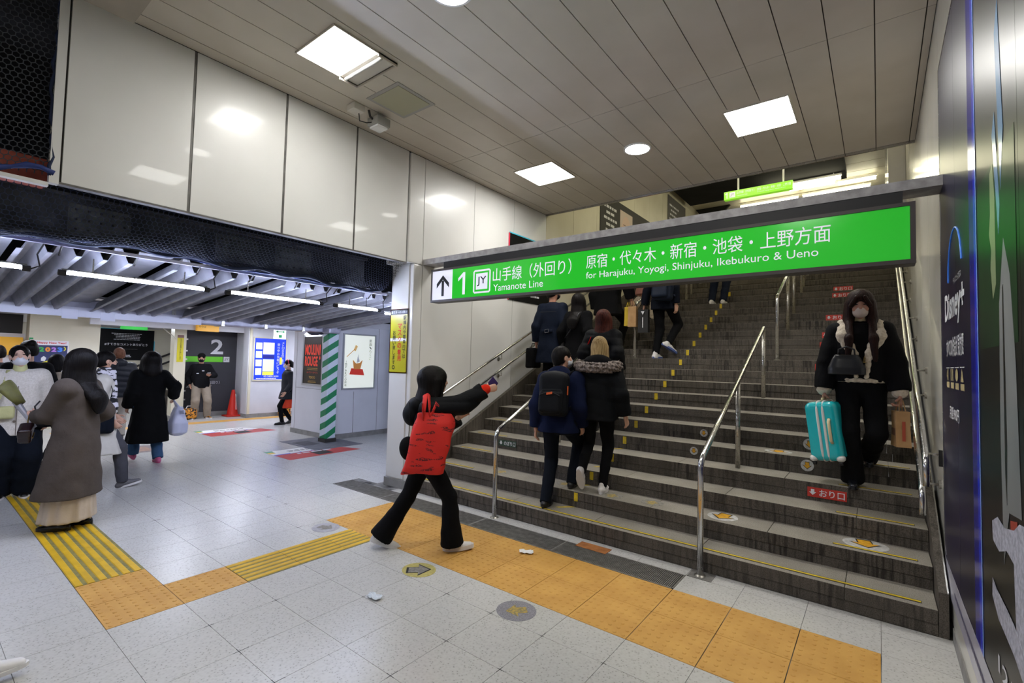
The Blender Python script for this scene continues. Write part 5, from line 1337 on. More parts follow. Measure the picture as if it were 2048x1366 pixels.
# ================================================================== the people
def carried(name, label, cat, person, base):
    """top-level Empty at the base of a carried thing; put(obj) hangs meshes given in the carrier's local frame"""
    e = empty(name, person.world(base), person.root.rotation_euler.z); tag(e, label, cat)
    b = Vector(tuple(base))
    def put(o, par=None): o.parent = par or e; o.location = -b if par is None else (0, 0, 0); return o
    return e, put
def up_strap(person, pts, r, m, put, name='strap', flat=.35): return put(MB().tube([tuple(p) for p in pts], r, 8, flat=flat).build(name, m, smooth=True))
black_cloth = cloth('cloth_black', '0b0b0d'); blackpuff = cloth('cloth_black_puffer', '0b0c0f', .7, 120, .3, 0); navy_cloth = cloth('cloth_navy', '0f1732'); dknavy = cloth('cloth_dark_navy', '0f141d')
white_shoe = mat('shoe_white', 'd9d6d4', .5); black_shoe = mat('shoe_black', '141313', .35)
fluff = noisy('fleece_cream', 'd2c6b2', 'b9ab95', 60, .95, 3, .9, False, sheen=.3)

# --- 1 woman with the red tote, striding right
p = Person('woman in black hooded puffer jacket striding right with a red tote', (-3.18, 2.90, 0), 42, 1.58, (0, .02, .825), .10, 0, -.15,
           [(-.07, -.34, .03), (.07, .26, 0)], [(-.16, .30, 1.12), (.16, .50, 1.40)], (.25, .05, 0), .010, footpitch=(-.35, .12), hint=[(-.5, -.6, -1), (.3, -.2, -1)])
p.body(hands=(None, (.1, 1, .25)), palm=((0, 0, 0), (-1, 0, 0)), curl=(.6, 1.0)); p.hair('bob', .17, HB, vol=1.5)
p.coat(blackpuff, .50, .044, .0, 'puffer_jacket', (.046, .045, .036), (.012, .11), .003, .0, waist=-.005)
p.trousers(black_cloth, (.060, .042, .056), .06, 'flared_trousers', flare=.014)
p.shoes(white_shoe, white_shoe, 'sneaker', 1.06, .034)
f = Field(.010); b = p.neck-p.Fw*.135-p.U*.085
f.ell(b, (.14, .085, .075), .02); f.ell(b-p.Fw*.035-p.U*.09, (.125, .085, .105), .03); f.build('hood', blackpuff, p.root, wrinkle=.004)
f = Field(.006); d = unit(p.wr[1]-p.elb[1]); f.rc(p.wr[1]-d*.05, p.wr[1]+d*.012, .050, .046, 0); f.build('red_cuff', cloth('cloth_red_cuff', 'e0301c'), p.root, wrinkle=.002)
e, put = carried('phone', 'phone with purple case held out by the striding woman', 'phone', p, p.wr[1]+A((0, .06, .0)))
put(MB().obox(Vector(p.wr[1]+A((-.01, .075, .0))), (.012, 0, 0), (0, .045, .06), (0, -.05, .06)).build('case', mat('phone_case', '3a2a5c', .3), bevel=.004))
put(MB().obox(Vector(p.wr[1]+A((-.0125, .080, .002))), (.0022, 0, 0), (0, .038, .051), (0, -.043, .052)).build('screen', mat('phone_glass', '10121c', .1)))
# tote
red_tote = mat('tote_red', 'd8281a', .75); nt, bs, _ = nodes(red_tote)
v_ = coords(nt, False, (1, 1, 1), (0, PI/2, 0)); br = nt.nodes.new('ShaderNodeTexBrick'); nt.links.new(v_, br.inputs['Vector'])
n_ = noise(nt, coords(nt, False, (10, 9, 34)), 1.0, 1.); n2_ = noise(nt, coords(nt, False, (120, 120, 160)), 1., 1.)
mu = nt.nodes.new('ShaderNodeMath'); mu.operation = 'MULTIPLY'; nt.links.new(ramp(nt, n_, [(.60, 0.), (.63, 1.)]), mu.inputs[0]); nt.links.new(ramp(nt, n2_, [(.42, 0.), (.48, 1.)]), mu.inputs[1])
nt.links.new(mix(nt, mu.outputs[0], 'd2241a', '5a1014'), bs.inputs['Base Color']); nt.nodes.remove(br)
c = A((.245, .03, .985))
e, put = carried('tote_bag', 'large red tote bag with dark print hanging from the striding woman', 'bag', p, c-A((0, 0, .27)))
f = Field(.010)
f.loft([(c[2]-.275, c[0]+.02, c[1]-.055, .040, .155), (c[2]-.22, c[0]+.01, c[1]-.03, .070, .172), (c[2]-.05, c[0], c[1]+.01, .075, .172), (c[2]+.14, c[0]-.01, c[1]+.045, .055, .165), (c[2]+.225, c[0]-.01, c[1]+.055, .022, .160)], .02, 3.4)
put(f.build('bag_body', red_tote, None, wrinkle=.006, ws=(18, 13, 9)))
s1 = p.sh[1]+A((.02, -.02, .085))
for dy, dx in ((-.055, .03), (.055, -.02)):
    up_strap(p, [c+A((dx, .04+dy*1.6, .20)), c+A((dx+.02, .0+dy, .30))]+[p.sh[1]+A(v) for v in ((.115, dy*.5-.03, -.08), (.108, dy*.4-.03, .03), (.06, dy*.3-.03, .095), (-.01, dy*.3-.03, .112), (-.06, -.04, .10))], .022, red_tote, put)
e, put = carried('pouch', 'small black pouch behind the red tote', 'bag', p, (.17, -.135, .80))
f = Field(.010); f.ell((.17, -.135, .90), (.06, .075, .10), .02); put(f.build('pouch_body', black_cloth, None, wrinkle=.003))
up_strap(p, [(.17, -.135, .98), (.16, -.13, 1.10), (.10, -.14, 1.28)], .008, black_cloth, put)

# --- 2 navy coat with backpack
p = Person('man in navy hooded coat with a black backpack stepping onto the stairs', (-2.66, 4.26, .16), -14, 1.68, (0, .06, .87), .10, 0, .0,
           [(-.10, -.03, 0), (.10, .24, .16)], [(-.25, .04, .80), (.22, .16, .84)], (-.75, .12, 0), .010)
p.body(); p.hair('short', 0, HB); p.eyes(); p.mask('c8ccd4')
p.coat(navy_cloth, .46, .030, .03, 'coat', (.048, .044, .036), None, .0045, .02); p.trousers(dknavy, (.056, .042, .034), .10, 'trousers')
p.shoes(black_shoe, None, 'sneaker', 1.05)
f = Field(.010); b = p.neck-p.Fw*.07-p.U*.03; f.ell(b, (.125, .075, .085), .02); f.ell(b-p.U*.06-p.Fw*.02, (.11, .06, .09), .03); f.build('hood', navy_cloth, p.root, wrinkle=.004)
def backpack(p, label, m, accent, w=.15, hh=.22, dep=.085, drop=.0, dx=0., shift=0.):
    c = p.P+p.U*(.165*p.h-drop)-p.Fw*(.075*p.h+.03+dep*.7+shift)+p.Rt*dx
    Rm = np.stack([p.Rt, p.Fw, p.U], 1)
    e, put = carried('backpack', label, 'backpack', p, c-A((0, 0, hh)))
    f = Field(.010); f.box(c, (w, dep, hh), Rm, .06); f.ell(c+p.U*hh*.75, (w*.95, dep*.95, hh*.35), .03, Rm); f.box(c-p.Fw*(dep+.01)-p.U*hh*.35, (w*.82, .045, hh*.52), Rm, .04, .01)
    put(f.build('pack_body', m, None, wrinkle=.002))
    zp = MB().tube([tuple(c-p.Fw*(dep+.058)+p.Rt*t*w*.7+p.U*(-hh*.35+hh*.42-.03*t*t)) for t in (-1, -.6, -.2, .2, .6, 1)], .004, 6)
    put(zp.build('zip', mat('zip_dark', '2c2c30', .4, .4)))
    if accent:
        q = c-p.Fw*(dep+.064)-p.U*hh*.05
        put(MB().obox(Vector(q-p.Rt*.03), p.Rt*.06+p.U*.012, p.U*.022, -p.Fw*.003).build('logo_patch', accent))
        q = c+p.Rt*(w+.002)-p.Fw*.02
        put(MB().obox(Vector(q), p.Rt*.004, p.U*.09, -p.Fw*.03).build('side_patch', accent))
    for sg in (-1, 1):
        s = p.sh[0 if sg < 0 else 1]; a = c+p.Rt*sg*.075+p.U*hh*.85+p.Fw*dep*.6
        t = p.P+p.U*.295*p.h+p.Rt*sg*.085*p.h
        up_strap(p, [a, t-p.Fw*.02+p.U*.035, t+p.Fw*.075+p.U*.0, t+p.Fw*.115-p.U*.10, p.P+p.U*.12*p.h+p.Rt*sg*.10*p.h+p.Fw*.08, c+p.Rt*sg*w*.95-p.U*hh*.6+p.Fw*dep], .022, m, put)
    return e
packm = cloth('pack_black', '0d0f13', .6, 90, .2, 0)
backpack(p, 'black backpack with small orange patches on the navy coat', packm, mat('patch_orange', 'c8561e', .6))

# --- 3 woman with fur-trimmed hood
p = Person('blond woman in black parka with grey fur hood climbing the stairs', (-2.31, 4.56, .32), -12, 1.60, (-.04, .02, .86), .06, 0, 0,
           [(-.16, -.14, .15), (.03, -.02, 0)], [(-.19, .05, .80), (.24, .05, .80)], (0, .05, 0), .010, footpitch=(-1.05, 0))
p.body(); p.hair('long', .16, hair_mat('hair_blond', '8a6f48', 'c4aa78'), vol=1.02)
p.coat(cloth('parka_black', '0a0c0f', .8), .47, .048, .02, 'parka', (.046, .044, .036), (.006, .16), .004, .015)
p.trousers(black_cloth, (.056, .038, .028), .05, 'leggings'); p.shoes(white_shoe, white_shoe, 'sneaker', 1.02, .034)
f = Field(.010); b = p.neck-p.Fw*.07-p.U*.02; f.ell(b, (.15, .09, .075), .02); f.ell(b-p.U*.05, (.15, .085, .07), .03); f.build('hood', black_cloth, p.root, wrinkle=.004)
f = Field(.010); rr = random.Random(4)
ring = [p.neck-p.Fw*.045-p.U*.035+p.Rt*math.cos(t)*.205-p.Fw*math.sin(t)*.135-p.U*(.02+.035*abs(math.sin(t))) for t in [-.25+(PI+.5)*i/12 for i in range(13)]]
for a, b_ in zip(ring[:-1], ring[1:]): f.rc(a, b_, .050, .050, .02)
fur = noisy('fur_grey', '8d8078', '3d3632', 55, .95, 4, 1.0, False, (1, 1, .5), .38, .62)
f.build('fur_trim', fur, p.root, wrinkle=.011, ws=(95, 95, 80))

# --- 4 man in navy trench coat
p = Person('man in long dark navy trench coat beside the left wall handrail', (-4.06, 6.26, 1.12), -6, 1.76, (0, .03, None), .03, 0, 0,
           [(-.09, -.05, 0), (.09, .26, .16)], [(-.27, .03, .85), (.27, .06, .86)], (-.5, .08, 0), .012, skin='c08a72')
p.body(); p.hair('short', 0, HB); p.mask('15161a')
p.coat(cloth('trench_navy', '0c1424', .8), .30, .026, .05, 'trench_coat', (.042, .039, .034), None, .003, .02, nf=5); p.trousers(black_cloth); p.shoes(black_shoe, None, 'loafer')
f = Field(.008)
c = p.P+p.U*.05*p.h-p.Fw*(.076*p.h+.030); f.box(c, (.10, .014, .022), np.stack([p.Rt, p.Fw, p.U], 1), .008); f.build('half_belt', cloth('trench_navy', '10192e'), p.root)
MB().tube([tuple(c-p.Fw*.02+p.Rt*a+p.U*b_) for a, b_ in ((-.03, .02), (.03, .028), (.036, -.02), (-.025, -.028))], .004, 6, True).build('belt_buckle', mat('buckle', '8f8f94', .3, .8), p.root)
MB().tube([tuple(p.P+p.U*.22*p.h-p.Fw*(.068*p.h+.035)+p.Rt*t) for t in (-.14, -.05, .05, .14)], .004, 6).build('yoke_seam', M['black'], p.root)
e, put = carried('briefcase', 'black bag hanging at the left of the trench coat man', 'bag', p, (-.32, 0, .42))
f = Field(.010); f.box((-.31, .02, .60), (.06, .17, .16), None, .03); put(f.build('bag_body', black_cloth, None, wrinkle=.002))
up_strap(p, [(-.31, -.08, .75), (-.30, -.04, .83), (-.29, .05, .83), (-.31, .12, .75)], .010, M['black'], put, 'handle')

# --- 5 long haired woman with crossbody strap
p = Person('woman with long black hair and crossbody strap beside the trench coat man', (-3.60, 6.26, 1.12), 0, 1.58, (0, .03, None), .03, 0, 0,
           [(-.08, -.05, 0), (.08, .26, .16)], None, (.1, .0, 0), .012)
p.body(); p.hair('long', .30, HB, vol=1.25, back=.14); p.coat(cloth('coat_black_wool', '08080a', .95), .30, .028, .05, 'long_coat', (.042, .04, .034), None, .003, .02); p.trousers(black_cloth); p.shoes(black_shoe, None, 'loafer')
e, put = carried('shoulder_bag', 'black shoulder bag with metal trimmed strap on the long haired woman', 'bag', p, (-.20, .05, .72))
f = Field(.010); f.box((-.22, .06, .82), (.035, .12, .085), None, .03); put(f.build('bag_body', M['black'], None))
q = lambda t, r_, u: p.P+p.U*u*p.h-p.Fw*(.072*p.h+.045)+p.Rt*r_
up_strap(p, [p.P+p.U*.315*p.h+p.Rt*.09+p.Fw*.0, q(0, .10, .27), q(0, .02, .17), q(0, -.08, .08), (-.22, -.01, .88)], .010, mat('strap_metal', '5a5a5e', .3, .8), put)

# --- 6 black coat man with bags
p = Person('broad person in black coat high on the stairs carrying paper bags', (-3.72, 7.50, 1.76), 4, 1.76, (0, .04, None), .05, 0, 0,
           [(-.1, -.05, 0), (.1, .26, .16)], [(-.26, .05, .85), (.42, .06, 1.00)], (0, .05, 0), .014, w=1.12, hint=[(-.3, -1, -.5), (.8, -.6, -.4)])
p.body(); p.hair('short', 0, HB); p.coat(cloth('coat_black2', '0b0b0c'), .42, .045, .02, 'coat', (.048, .046, .04), None, .004, .02); p.trousers(black_cloth); p.shoes(black_shoe, None, 'loafer')
def paper_bag(p, name, label, m, c, w, d, h, yaw=0., strapm=None, print_=None):
    c = A(c); e, put = carried(name, label, 'bag', p, c-A((0, 0, h)))
    Rm = rotz(yaw); r, f_ = Rm@A((1, 0, 0)), Rm@A((0, 1, 0)); mb = MB()
    lo = [c+r*a*w/2+f_*b_*d/2-A((0, 0, h)) for a, b_ in ((-1, -1), (1, -1), (1, 1), (-1, 1))]; hi = [c+r*a*w/2*.98+f_*b_*d/2*.75 for a, b_ in ((-1, -1), (1, -1), (1, 1), (-1, 1))]
    mid = [c+r*a*w/2*s_+f_*b_*d/2*.8*s_-A((0, 0, h*.5)) for a, b_, s_ in ((-1, -1, .98), (1, -1, .93), (1, 1, .98), (-1, 1, .95))]
    mb.add([Vector(x) for x in lo+mid+hi], [(3, 2, 1, 0)]+[(i, (i+1) % 4, 4+(i+1) % 4, 4+i) for i in range(4)]+[(4+i, 4+(i+1) % 4, 8+(i+1) % 4, 8+i) for i in range(4)]+[(8, 9, 10, 11)])
    body = put(mb.build('bag_body', m))
    for b_ in (-1, 1): up_strap(p, [c-r*w*.22+f_*b_*d*.3, c-r*w*.12+f_*b_*.01+A((0, 0, .09)), c+r*w*.12+f_*b_*.01+A((0, 0, .09)), c+r*w*.22+f_*b_*d*.3], .004, strapm or m, put, 'handle', 1.)
    return e, put, r, f_, c
kraft = noisy('kraft_paper', 'b58f62', 'a57f54', 9, .8, 3, .3, False); yel = noisy('bag_yellow', 'c8ac2a', 'b89a20', 9, .7, 3, .2, False)
wr = p.wr[1]
paper_bag(p, 'paper_bag', 'tan paper bag held by the black coat person', kraft, wr+A((.05, -.02, -.14)), .14, .10, .34, .1)
paper_bag(p, 'yellow_bag', 'yellow paper bag beside the tan one', yel, wr+A((-.06, .03, -.14)), .10, .14, .32, .2)
e, put, r, f_, c = paper_bag(p, 'black_shopping_bag', 'black shopping bag with white triangle marks beside the paper bags', M['black'], wr+A((.24, .0, -.20)), .17, .10, .38, .1)
put(MB().prism([tuple(c-f_*.056-r*.03+A((0, 0, -.03))), tuple(c-f_*.056+A((0, 0, -.09))), tuple(c-f_*.056+r*.03+A((0, 0, -.03)))], tuple(-f_*.001)).build('white_mark', M['printw']))
put(MB().obox(Vector(c-f_*.056-r*.006-A((0, 0, .30))), r*.012, A((0, 0, .17)), -f_*.001).build('white_line', M['printw']))

# --- 7 red-brown hair woman
p = Person('woman with red-brown hair and red strap seen from behind on the stairs', (-2.80, 5.52, .80), -8, 1.54, (0, .02, None), .06, 0, 0,
           [(-.08, -.05, 0), (.08, .26, .16)], None, (0, .0, 0), .011)
p.body(); p.hair('long', .20, hair_mat('hair_auburn', '2c130f', '55281f'), vol=1.25); p.coat(blackpuff, .42, .042, .02, 'padded_coat', (.046, .044, .036), (.008, .10), .003, .0); p.trousers(black_cloth); p.shoes(black_shoe)
e, put = carried('red_bag', 'red shoulder bag of the red-brown haired woman', 'bag', p, (-.26, .10, .78)); f = Field(.010); f.box((-.25, .14, .88), (.04, .10, .09), None, .03); rd = cloth('cloth_red', 'a81e1c'); put(f.build('bag_body', rd, None))
up_strap(p, [p.sh[0]+A((.04, .02, .05)), p.sh[0]+A((.03, -.115, -.03)), p.sh[0]+A((-.02, -.13, -.16)), A((-.25, .02, .95))], .016, rd, put)

# --- 8 person with fluffy leg warmers
p = Person('person in white fluffy leg warmers far up the stairs', (-3.72, 9.25, 2.56), 20, 1.60, (0, .0, None), .02, 0, 0, [(-.16, -.30, .05), (.09, .05, 0)], None, (0, 0, 0), .015, footpitch=(-.6, 0))
p.body(); p.hair('long', .25, HB); p.coat(cloth('coat_pinkish', 'b98378'), .32, .025, .05, 'long_coat'); p.shoes(black_shoe, white_shoe)
f = Field(.012)
for i in (0, 1): f.rc(p.knee[i], p.ank[i], .080, .075, .02)
f.build('leg_warmers', fluff, p.root, wrinkle=.008, ws=(60, 60, 50))

# --- 9 man with navy backpack higher up
p = Person('man in black trousers and white sneakers climbing with a navy rucksack', (-2.82, 7.56, 1.76), 6, 1.74, (.05, .05, .93), .12, 0, 0,
           [(-.03, -.04, 0), (.14, .05, .17)], None, (0, .1, 0), .012, footpitch=(0, -.5), footyaw=(0, -.6))
p.body(); p.hair('short', 0, HB); p.coat(cloth('jacket_navy9', '11151f'), .455, .032, .0, 'jacket'); p.trousers(black_cloth, (.060, .042, .032), .02)
p.shoes(white_shoe, mat('sole_blue', '4a5f9c', .5), 'sneaker', 1.1, .028)
backpack(p, 'navy rucksack slung low on the man in white sneakers', cloth('pack_navy', '18202f', .5, 80, .2, 0), None, .16, .22, .09, .12, .10, .03)

# --- 10 person near the top
p = Person('person whose dark trousered legs show below the sign near the top', (-2.50, 9.86, 2.88), 5, 1.72, (0, .0, None), .02, 0, 0, [(-.10, -.05, 0), (.10, .0, 0)], None, (0, 0, 0), .015)
p.body(); p.hair('short', 0, HB); p.coat(black_cloth, .48, .03, .0, 'jacket'); p.trousers(cloth('trouser_slate', '1c2230'), (.058, .046, .038), .05); p.shoes(white_shoe, white_shoe)

# --- 11 woman coming down with the suitcase
p = Person('woman in black shearling jacket coming down with a turquoise suitcase', (-.13, 5.24, .64), 176, 1.70, (0, .0, .905), .0, 0, 0,
           [(-.06, -.20, .16), (.06, .05, 0)], [(-.27, .10, .80), (.27, .07, .82)], (0, -.22, 0), .009, skin='a87a66', hint=[(-1, -.5, -.2), (1, -.5, -.2)])
p.body(hands=((.0, .05, -1), (0, .05, -1)), palm=((1, 0, 0), (-1, 0, 0)), curl=(1.25, 1.2)); p.eyes(); p.mask('b9aca4')
hm = hair_mat('hair_dark_brown', '170c0a', '2e1813'); p.hair('long', .26, hm, vol=1.24, front=.18, back=.14)
f = Field(.008)
for sg in (-1, 1): f.rc(p.H((sg*.03, .085, .075)), p.H((sg*.068, .062, .0)), .016, .018, .01)
f.build('fringe', hm, p.root, wrinkle=.0015, ws=(140, 140, 6))
p.coat(cloth('shearling_black', '0a0a0d', .8), .535, .034, .0, 'shearling_jacket', (.044, .043, .041), None, .004, .0, e=2.6)
f = Field(.0085)
for sg in (-1, 1):
    q0 = p.neck-p.Fw*.085-p.U*.03+p.Rt*sg*.03; q1 = p.neck+p.Rt*sg*.125-p.U*.03+p.Fw*.02; q2 = p.P+p.U*.235*p.h+p.Rt*sg*.125+p.Fw*.135; q3 = p.P+p.U*.14*p.h+p.Rt*sg*.055+p.Fw*.178; q4 = p.P+p.U*.03*p.h+p.Rt*sg*.034+p.Fw*.176
    f.rc(q0, q1, .040, .044, .02); f.rc(q1, q2, .042, .052, .02); f.rc(q2, q3, .052, .036, .02, (p.Fw, .6)); f.rc(q3, q4, .026, .018, .02, (p.Fw, .7))
f.build('shearling_collar', fluff, p.root, wrinkle=.004, ws=(70, 70, 60))
f = Field(.0085)
for i in (0, 1): d = unit(p.wr[i]-p.elb[i]); f.rc(p.wr[i]-d*.045, p.wr[i]-d*.005, .056, .058, .01, (d, .9))
ring = [A((p.P[0]+.190*math.cos(t), p.P[1]+.148*math.sin(t), .535*p.h+.012)) for t in [2*PI*i/24 for i in range(25)]]
for a, b_ in zip(ring[:-1], ring[1:]): f.rc(a, b_, .017, .017, .01)
f.build('shearling_edges', fluff, p.root, wrinkle=.003, ws=(70, 70, 60))
f = Field(.009); f.loft([(p.P[2]+.06*p.h, 0, 0, .16, .125), (p.P[2]+.26*p.h, 0, .012, .135, .118)], .02); f.rc(p.neck-p.U*.05, p.neck+p.U*.03+p.Fw*.01, .066, .058, .02); f.build('knit_top', cloth('knit_cream', 'b8a888'), p.root, wrinkle=.002)
p.trousers(black_cloth, (.057, .046, .046), .10, 'wide_trousers', flare=.01); p.shoes(mat('boot_black', '17191f', .25), None, 'boot')
# crossbody handbag
e, put = carried('handbag', 'small black handbag across the front of the suitcase woman', 'bag', p, (.105, .17, .98))
f = Field(.008); c = A((.105, .205, 1.055)); f.loft([(c[2]-.085, c[0], c[1], .135, .052), (c[2]-.03, c[0], c[1], .135, .052), (c[2]+.05, c[0], c[1], .105, .042), (c[2]+.085, c[0], c[1], .085, .028)], .02, 3.); lb = mat('leather_black', '15171c', .35); put(f.build('bag_body', lb, None))
up_strap(p, [c+A((-.06, .01, .07)), c+A((-.055, .015, .13)), c+A((0, .015, .155)), c+A((.055, .015, .13)), c+A((.06, .01, .07))], .007, lb, put, 'handle', 1.)
up_strap(p, [c+A((-.12, -.01, .03)), p.P+p.U*.18*p.h+p.Fw*.165-p.Rt*.05, p.sh[0]+A((.06, .06, .06))], .007, mat('strap_tan', '8a7448', .4), put)
put(MB().lathe([(.012, 0), (.012, .006)], tuple(c+A((-.125, .01, .02))), 10).build('strap_ring', mat('gold', 'b8954a', .3, .9)))
# suitcase in her right hand (left in the picture)
wv = p.wr[1]; c = wv+A((-.03, .10, -.415))
e = empty('suitcase', p.world(c-A((0, 0, .27))), p.root.rotation_euler.z); tag(e, 'turquoise hard suitcase with two white straps carried down the stairs', 'suitcase'); e.rotation_euler = (0, R(7), p.root.rotation_euler.z+R(-14))
e.location = p.world(wv+A((0, .02, -.07)))
tq = mat('suitcase_turquoise', '12b5bd', .18, coat=.5); whs = mat('suitcase_white', 'd8d8d4', .4)
f = Field(.009); f.box((0, 0, -.285), (.125, .185, .255), None, .055); f.build('shell', tq, e)
for x in (-.022, .022):
    pth = [(x, .187*math.copysign(abs(math.cos(t))**.35, math.cos(t)), -.285+.257*math.copysign(abs(math.sin(t))**.35, math.sin(t))) for t in [2*PI*i/32 for i in range(32)]]
    MB().tube(pth, .011, 8, True).build('strap_band', whs, e, smooth=True)
for x in (-.10, .10):
    for y in (-.15, .15):
        f = Field(.008); f.ell((x, y, -.515), (.035, .042, .03), .01); g = f.build('corner_guard', whs, e)
        MB().tube([(x-.012, y, -.552), (x+.012, y, -.552)], .022, 12).build('wheel', M['black'], g)
MB().tube([(0, -.07, -.032), (0, -.055, -.005), (0, .055, -.005), (0, .07, -.032)], .011, 8).build('top_handle', mat('handle_cream', 'd2c49a', .5), e, smooth=True)
MB().tube([(-.062, .187, -.18), (-.062, .212, -.20), (-.062, .212, -.36), (-.062, .187, -.38)], .013, 8).build('side_handle', mat('handle_cream', 'd2c49a', .5), e, smooth=True)
MB().tube([(.05, -.187, -.20), (.05, -.212, -.22), (.05, -.212, -.36), (.05, -.187, -.38)], .010, 8).build('side_handle', mat('handle_cream', 'd2c49a', .5), e, smooth=True)
wv = p.wr[0]
e, put, r, f_, c = paper_bag(p, 'paper_bag', 'brown paper carrier bag with red lettering in her other hand', kraft, wv+A((0, .02, -.15)), .10, .16, .29, .15)
put(MB().obox(Vector(c+f_*.075-r*.012-A((0, 0, .24))), r*.022, A((0, 0, .16)), f_*.0012).build('red_print', mat('print_brick', 'a3442c', .6)))
put(MB().obox(Vector(c+r*.049-f_*.05-A((0, 0, .20))), f_*.10, A((0, 0, .06)), r*.0012).build('dark_print', mat('print_brown', '6b4630', .6)))

# --- 12 person cut off at the lower left, only a white shoe shows
p = Person('person mostly outside the view whose white shoe enters at lower left', (-3.50, .29, 0), 8, 1.68, (-.06, -.48, .82), 0, 0, 0, [(-.14, -.75, 0), (.02, .04, 0)], [(-.2, -.75, .9), (.12, -.75, .9)], (0, 0, 0), .018, footyaw=(0, .1))
p.body(); p.hair('short', 0, HB); p.coat(black_cloth, .5, .03, 0, 'jacket'); p.trousers(dknavy); p.shoes(white_shoe, white_shoe, 'loafer', 1.12, .02)

# --- 13 woman in the white fleece jacket
p = Person('woman in cream fleece jacket and white mask facing the camera', (-7.76, .90, 0), 98, 1.70, (0, 0, None), -.02, 0, 0, [(-.10, .02, 0), (.10, -.02, 0)], [(-.24, .06, .86), (.26, .05, .88)], (.05, .04, .10), .011, skin='d6ad98')
p.body(); p.eyes(); p.mask('d6d6dc'); p.hair('bun', 0, HB, bangs=False)
jk = noisy('fleece_white', 'd8d1c8', 'c8c0b5', 70, .95, 3, .6, False, sheen=.2)
p.coat(jk, .41, .045, .01, 'fleece_jacket', (.050, .047, .040), None, .004, .0, e=2.8); p.trousers(dknavy, (.075, .068, .064), .10, 'wide_trousers'); p.shoes(black_shoe, white_shoe)
f = Field(.010); f.rc(p.neck-p.U*.03+p.Fw*.02, p.neck+p.U*.03+p.Fw*.015, .066, .058, .02); f.build('scarf', cloth('knit_lime', 'c3c08c'), p.root, wrinkle=.003)
mb = MB()
for z in (.85, 1.0, 1.14): mb.lathe([(.014, 0), (.014, .006)], (0, 0, 0), 12)
for z in (.86, 1.02, 1.16):
    MB().tube([(.015, .168, z), (.015, .178, z)], .014, 12).build('button', mat('button_brown', '6b5f55', .4), p.root)
MB().tube([(.0, .170, .71), (.0, .176, 1.0), (.0, .165, 1.25)], .004, 6).build('placket_seam', mat('seam_brown', '7a6f66', .8), p.root)
e, put = carried('crossbody_bag', 'pale green crossbody bag on the fleece jacket woman', 'bag', p, (.11, .20, .90)); f = Field(.009); f.box((.11, .205, .965), (.095, .035, .07), None, .03); lm = cloth('bag_lime', 'b9b684'); put(f.build('bag_body', lm, None, wrinkle=.002))
up_strap(p, [(.17, .19, 1.02), (.12, .185, 1.2), p.neck+p.Rt*.09+p.Fw*.07-p.U*.01], .016, lm, put)
e, put = carried('black_bag', 'black bag with purple charm held by the fleece jacket woman', 'bag', p, (-.25, .16, .76)); f = Field(.010); f.box((-.25, .17, .88), (.14, .06, .10), None, .04); put(f.build('bag_body', black_cloth, None, wrinkle=.003))
f = Field(.008); f.ell((-.15, .25, .90), (.045, .03, .032), .01); put(f.build('charm', mat('charm_purple', 'b183dc', .6), None))
up_strap(p, [(-.15, .2, .96), (-.14, .2, 1.02), (-.18, .18, 1.08)], .008, M['black'], put, 'handle')

# --- 14 woman in the grey-brown coat
p = Person('woman in long grey-brown coat seen from behind on the tactile line', (-6.02, 1.10, 0), -138, 1.66, (0, 0, None), .02, 0, 0, [(-.09, .03, 0), (.09, -.04, 0)], [(.03, .34, 1.03), (.20, .12, .92)], (-.15, .02, 0), .010, hint=[(-1, -.8, -.6), (.5, -1, -.3)])
p.body(hands=((.1, 1, .1), None), palm=((1, .2, .3), (0, 0, 0)), curl=(1.1, .5)); p.hair('long', .33, HB, vol=1.38, back=.15)
gc = cloth('coat_grey_brown', '4d453f', .9); p.coat(gc, .185, .034, .075, 'long_coat', (.046, .043, .037), None, .003, .025, nf=5, hemshift=(0, .04))
p.skirt(cloth('skirt_cream', 'c0b09c'), .085, rtop=(.085, .065), rbot=(.215, .19), shift=(0, .03)); p.shoes(mat('loafer_black', '101012', .15), None, 'loafer', 1.02, .03)
wv = p.wr[0]
e, put = carried('bouquet', 'bouquet in olive paper with silver wrapped stem held by the grey coat woman', 'bouquet', p, wv+A((0, .05, -.03)))
d = unit((-.04, .40, .62)); b = wv+A((.0, .09, .0)); sd = unit(np.cross(d, (0, 0, 1))); pr_ = np.cross(d, sd)
mb = MB(); n = 12; rows = []
for j, (t, wd) in enumerate(((.13, .03), (.20, .07), (.28, .105), (.34, .12), (.37, .105))):
    for i in range(n+1):
        a = -1+2*i/n; rows.append(b+d*(t-.05*a*a*(j > 2))+sd*wd*a+pr_*.05*(1-a*a)*(-1))
fs_ = [(j*(n+1)+i, j*(n+1)+i+1, (j+1)*(n+1)+i+1, (j+1)*(n+1)+i) for j in range(4) for i in range(n)]
o = put(mb.add([Vector(x) for x in rows], fs_).build('paper_fan', noisy('paper_olive', '6d6a35', '57552b', 12, .6, 3, .2, False), smooth=True)); so = o.modifiers.new('solid', 'SOLIDIFY'); so.thickness = .02; so.offset = 0
put(MB().tube([tuple(b+d*.15), tuple(b+d*.25)], .024, 10).build('tape_band', mat('tape_tan', 'b99a55', .5)))
put(MB().tube([tuple(b-d*.12), tuple(b+d*.02), tuple(b+d*.17)], [.016, .02, .03], 10).build('wrapped_stem', mat('foil_silver', 'b9b9c2', .25, .6)))
e, put = carried('purse', 'small maroon box purse with gold chain on the grey coat woman', 'bag', p, (-.10, .34, .80))
Rm = rotz(.5)@rotx(.0)@roty(-.35); c = A((-.16, .30, .90)); f = Field(.008); f.box(c, (.085, .045, .062), Rm, .02); mr = mat('leather_maroon', '1c0b0d', .25); put(f.build('bag_body', mr, None))
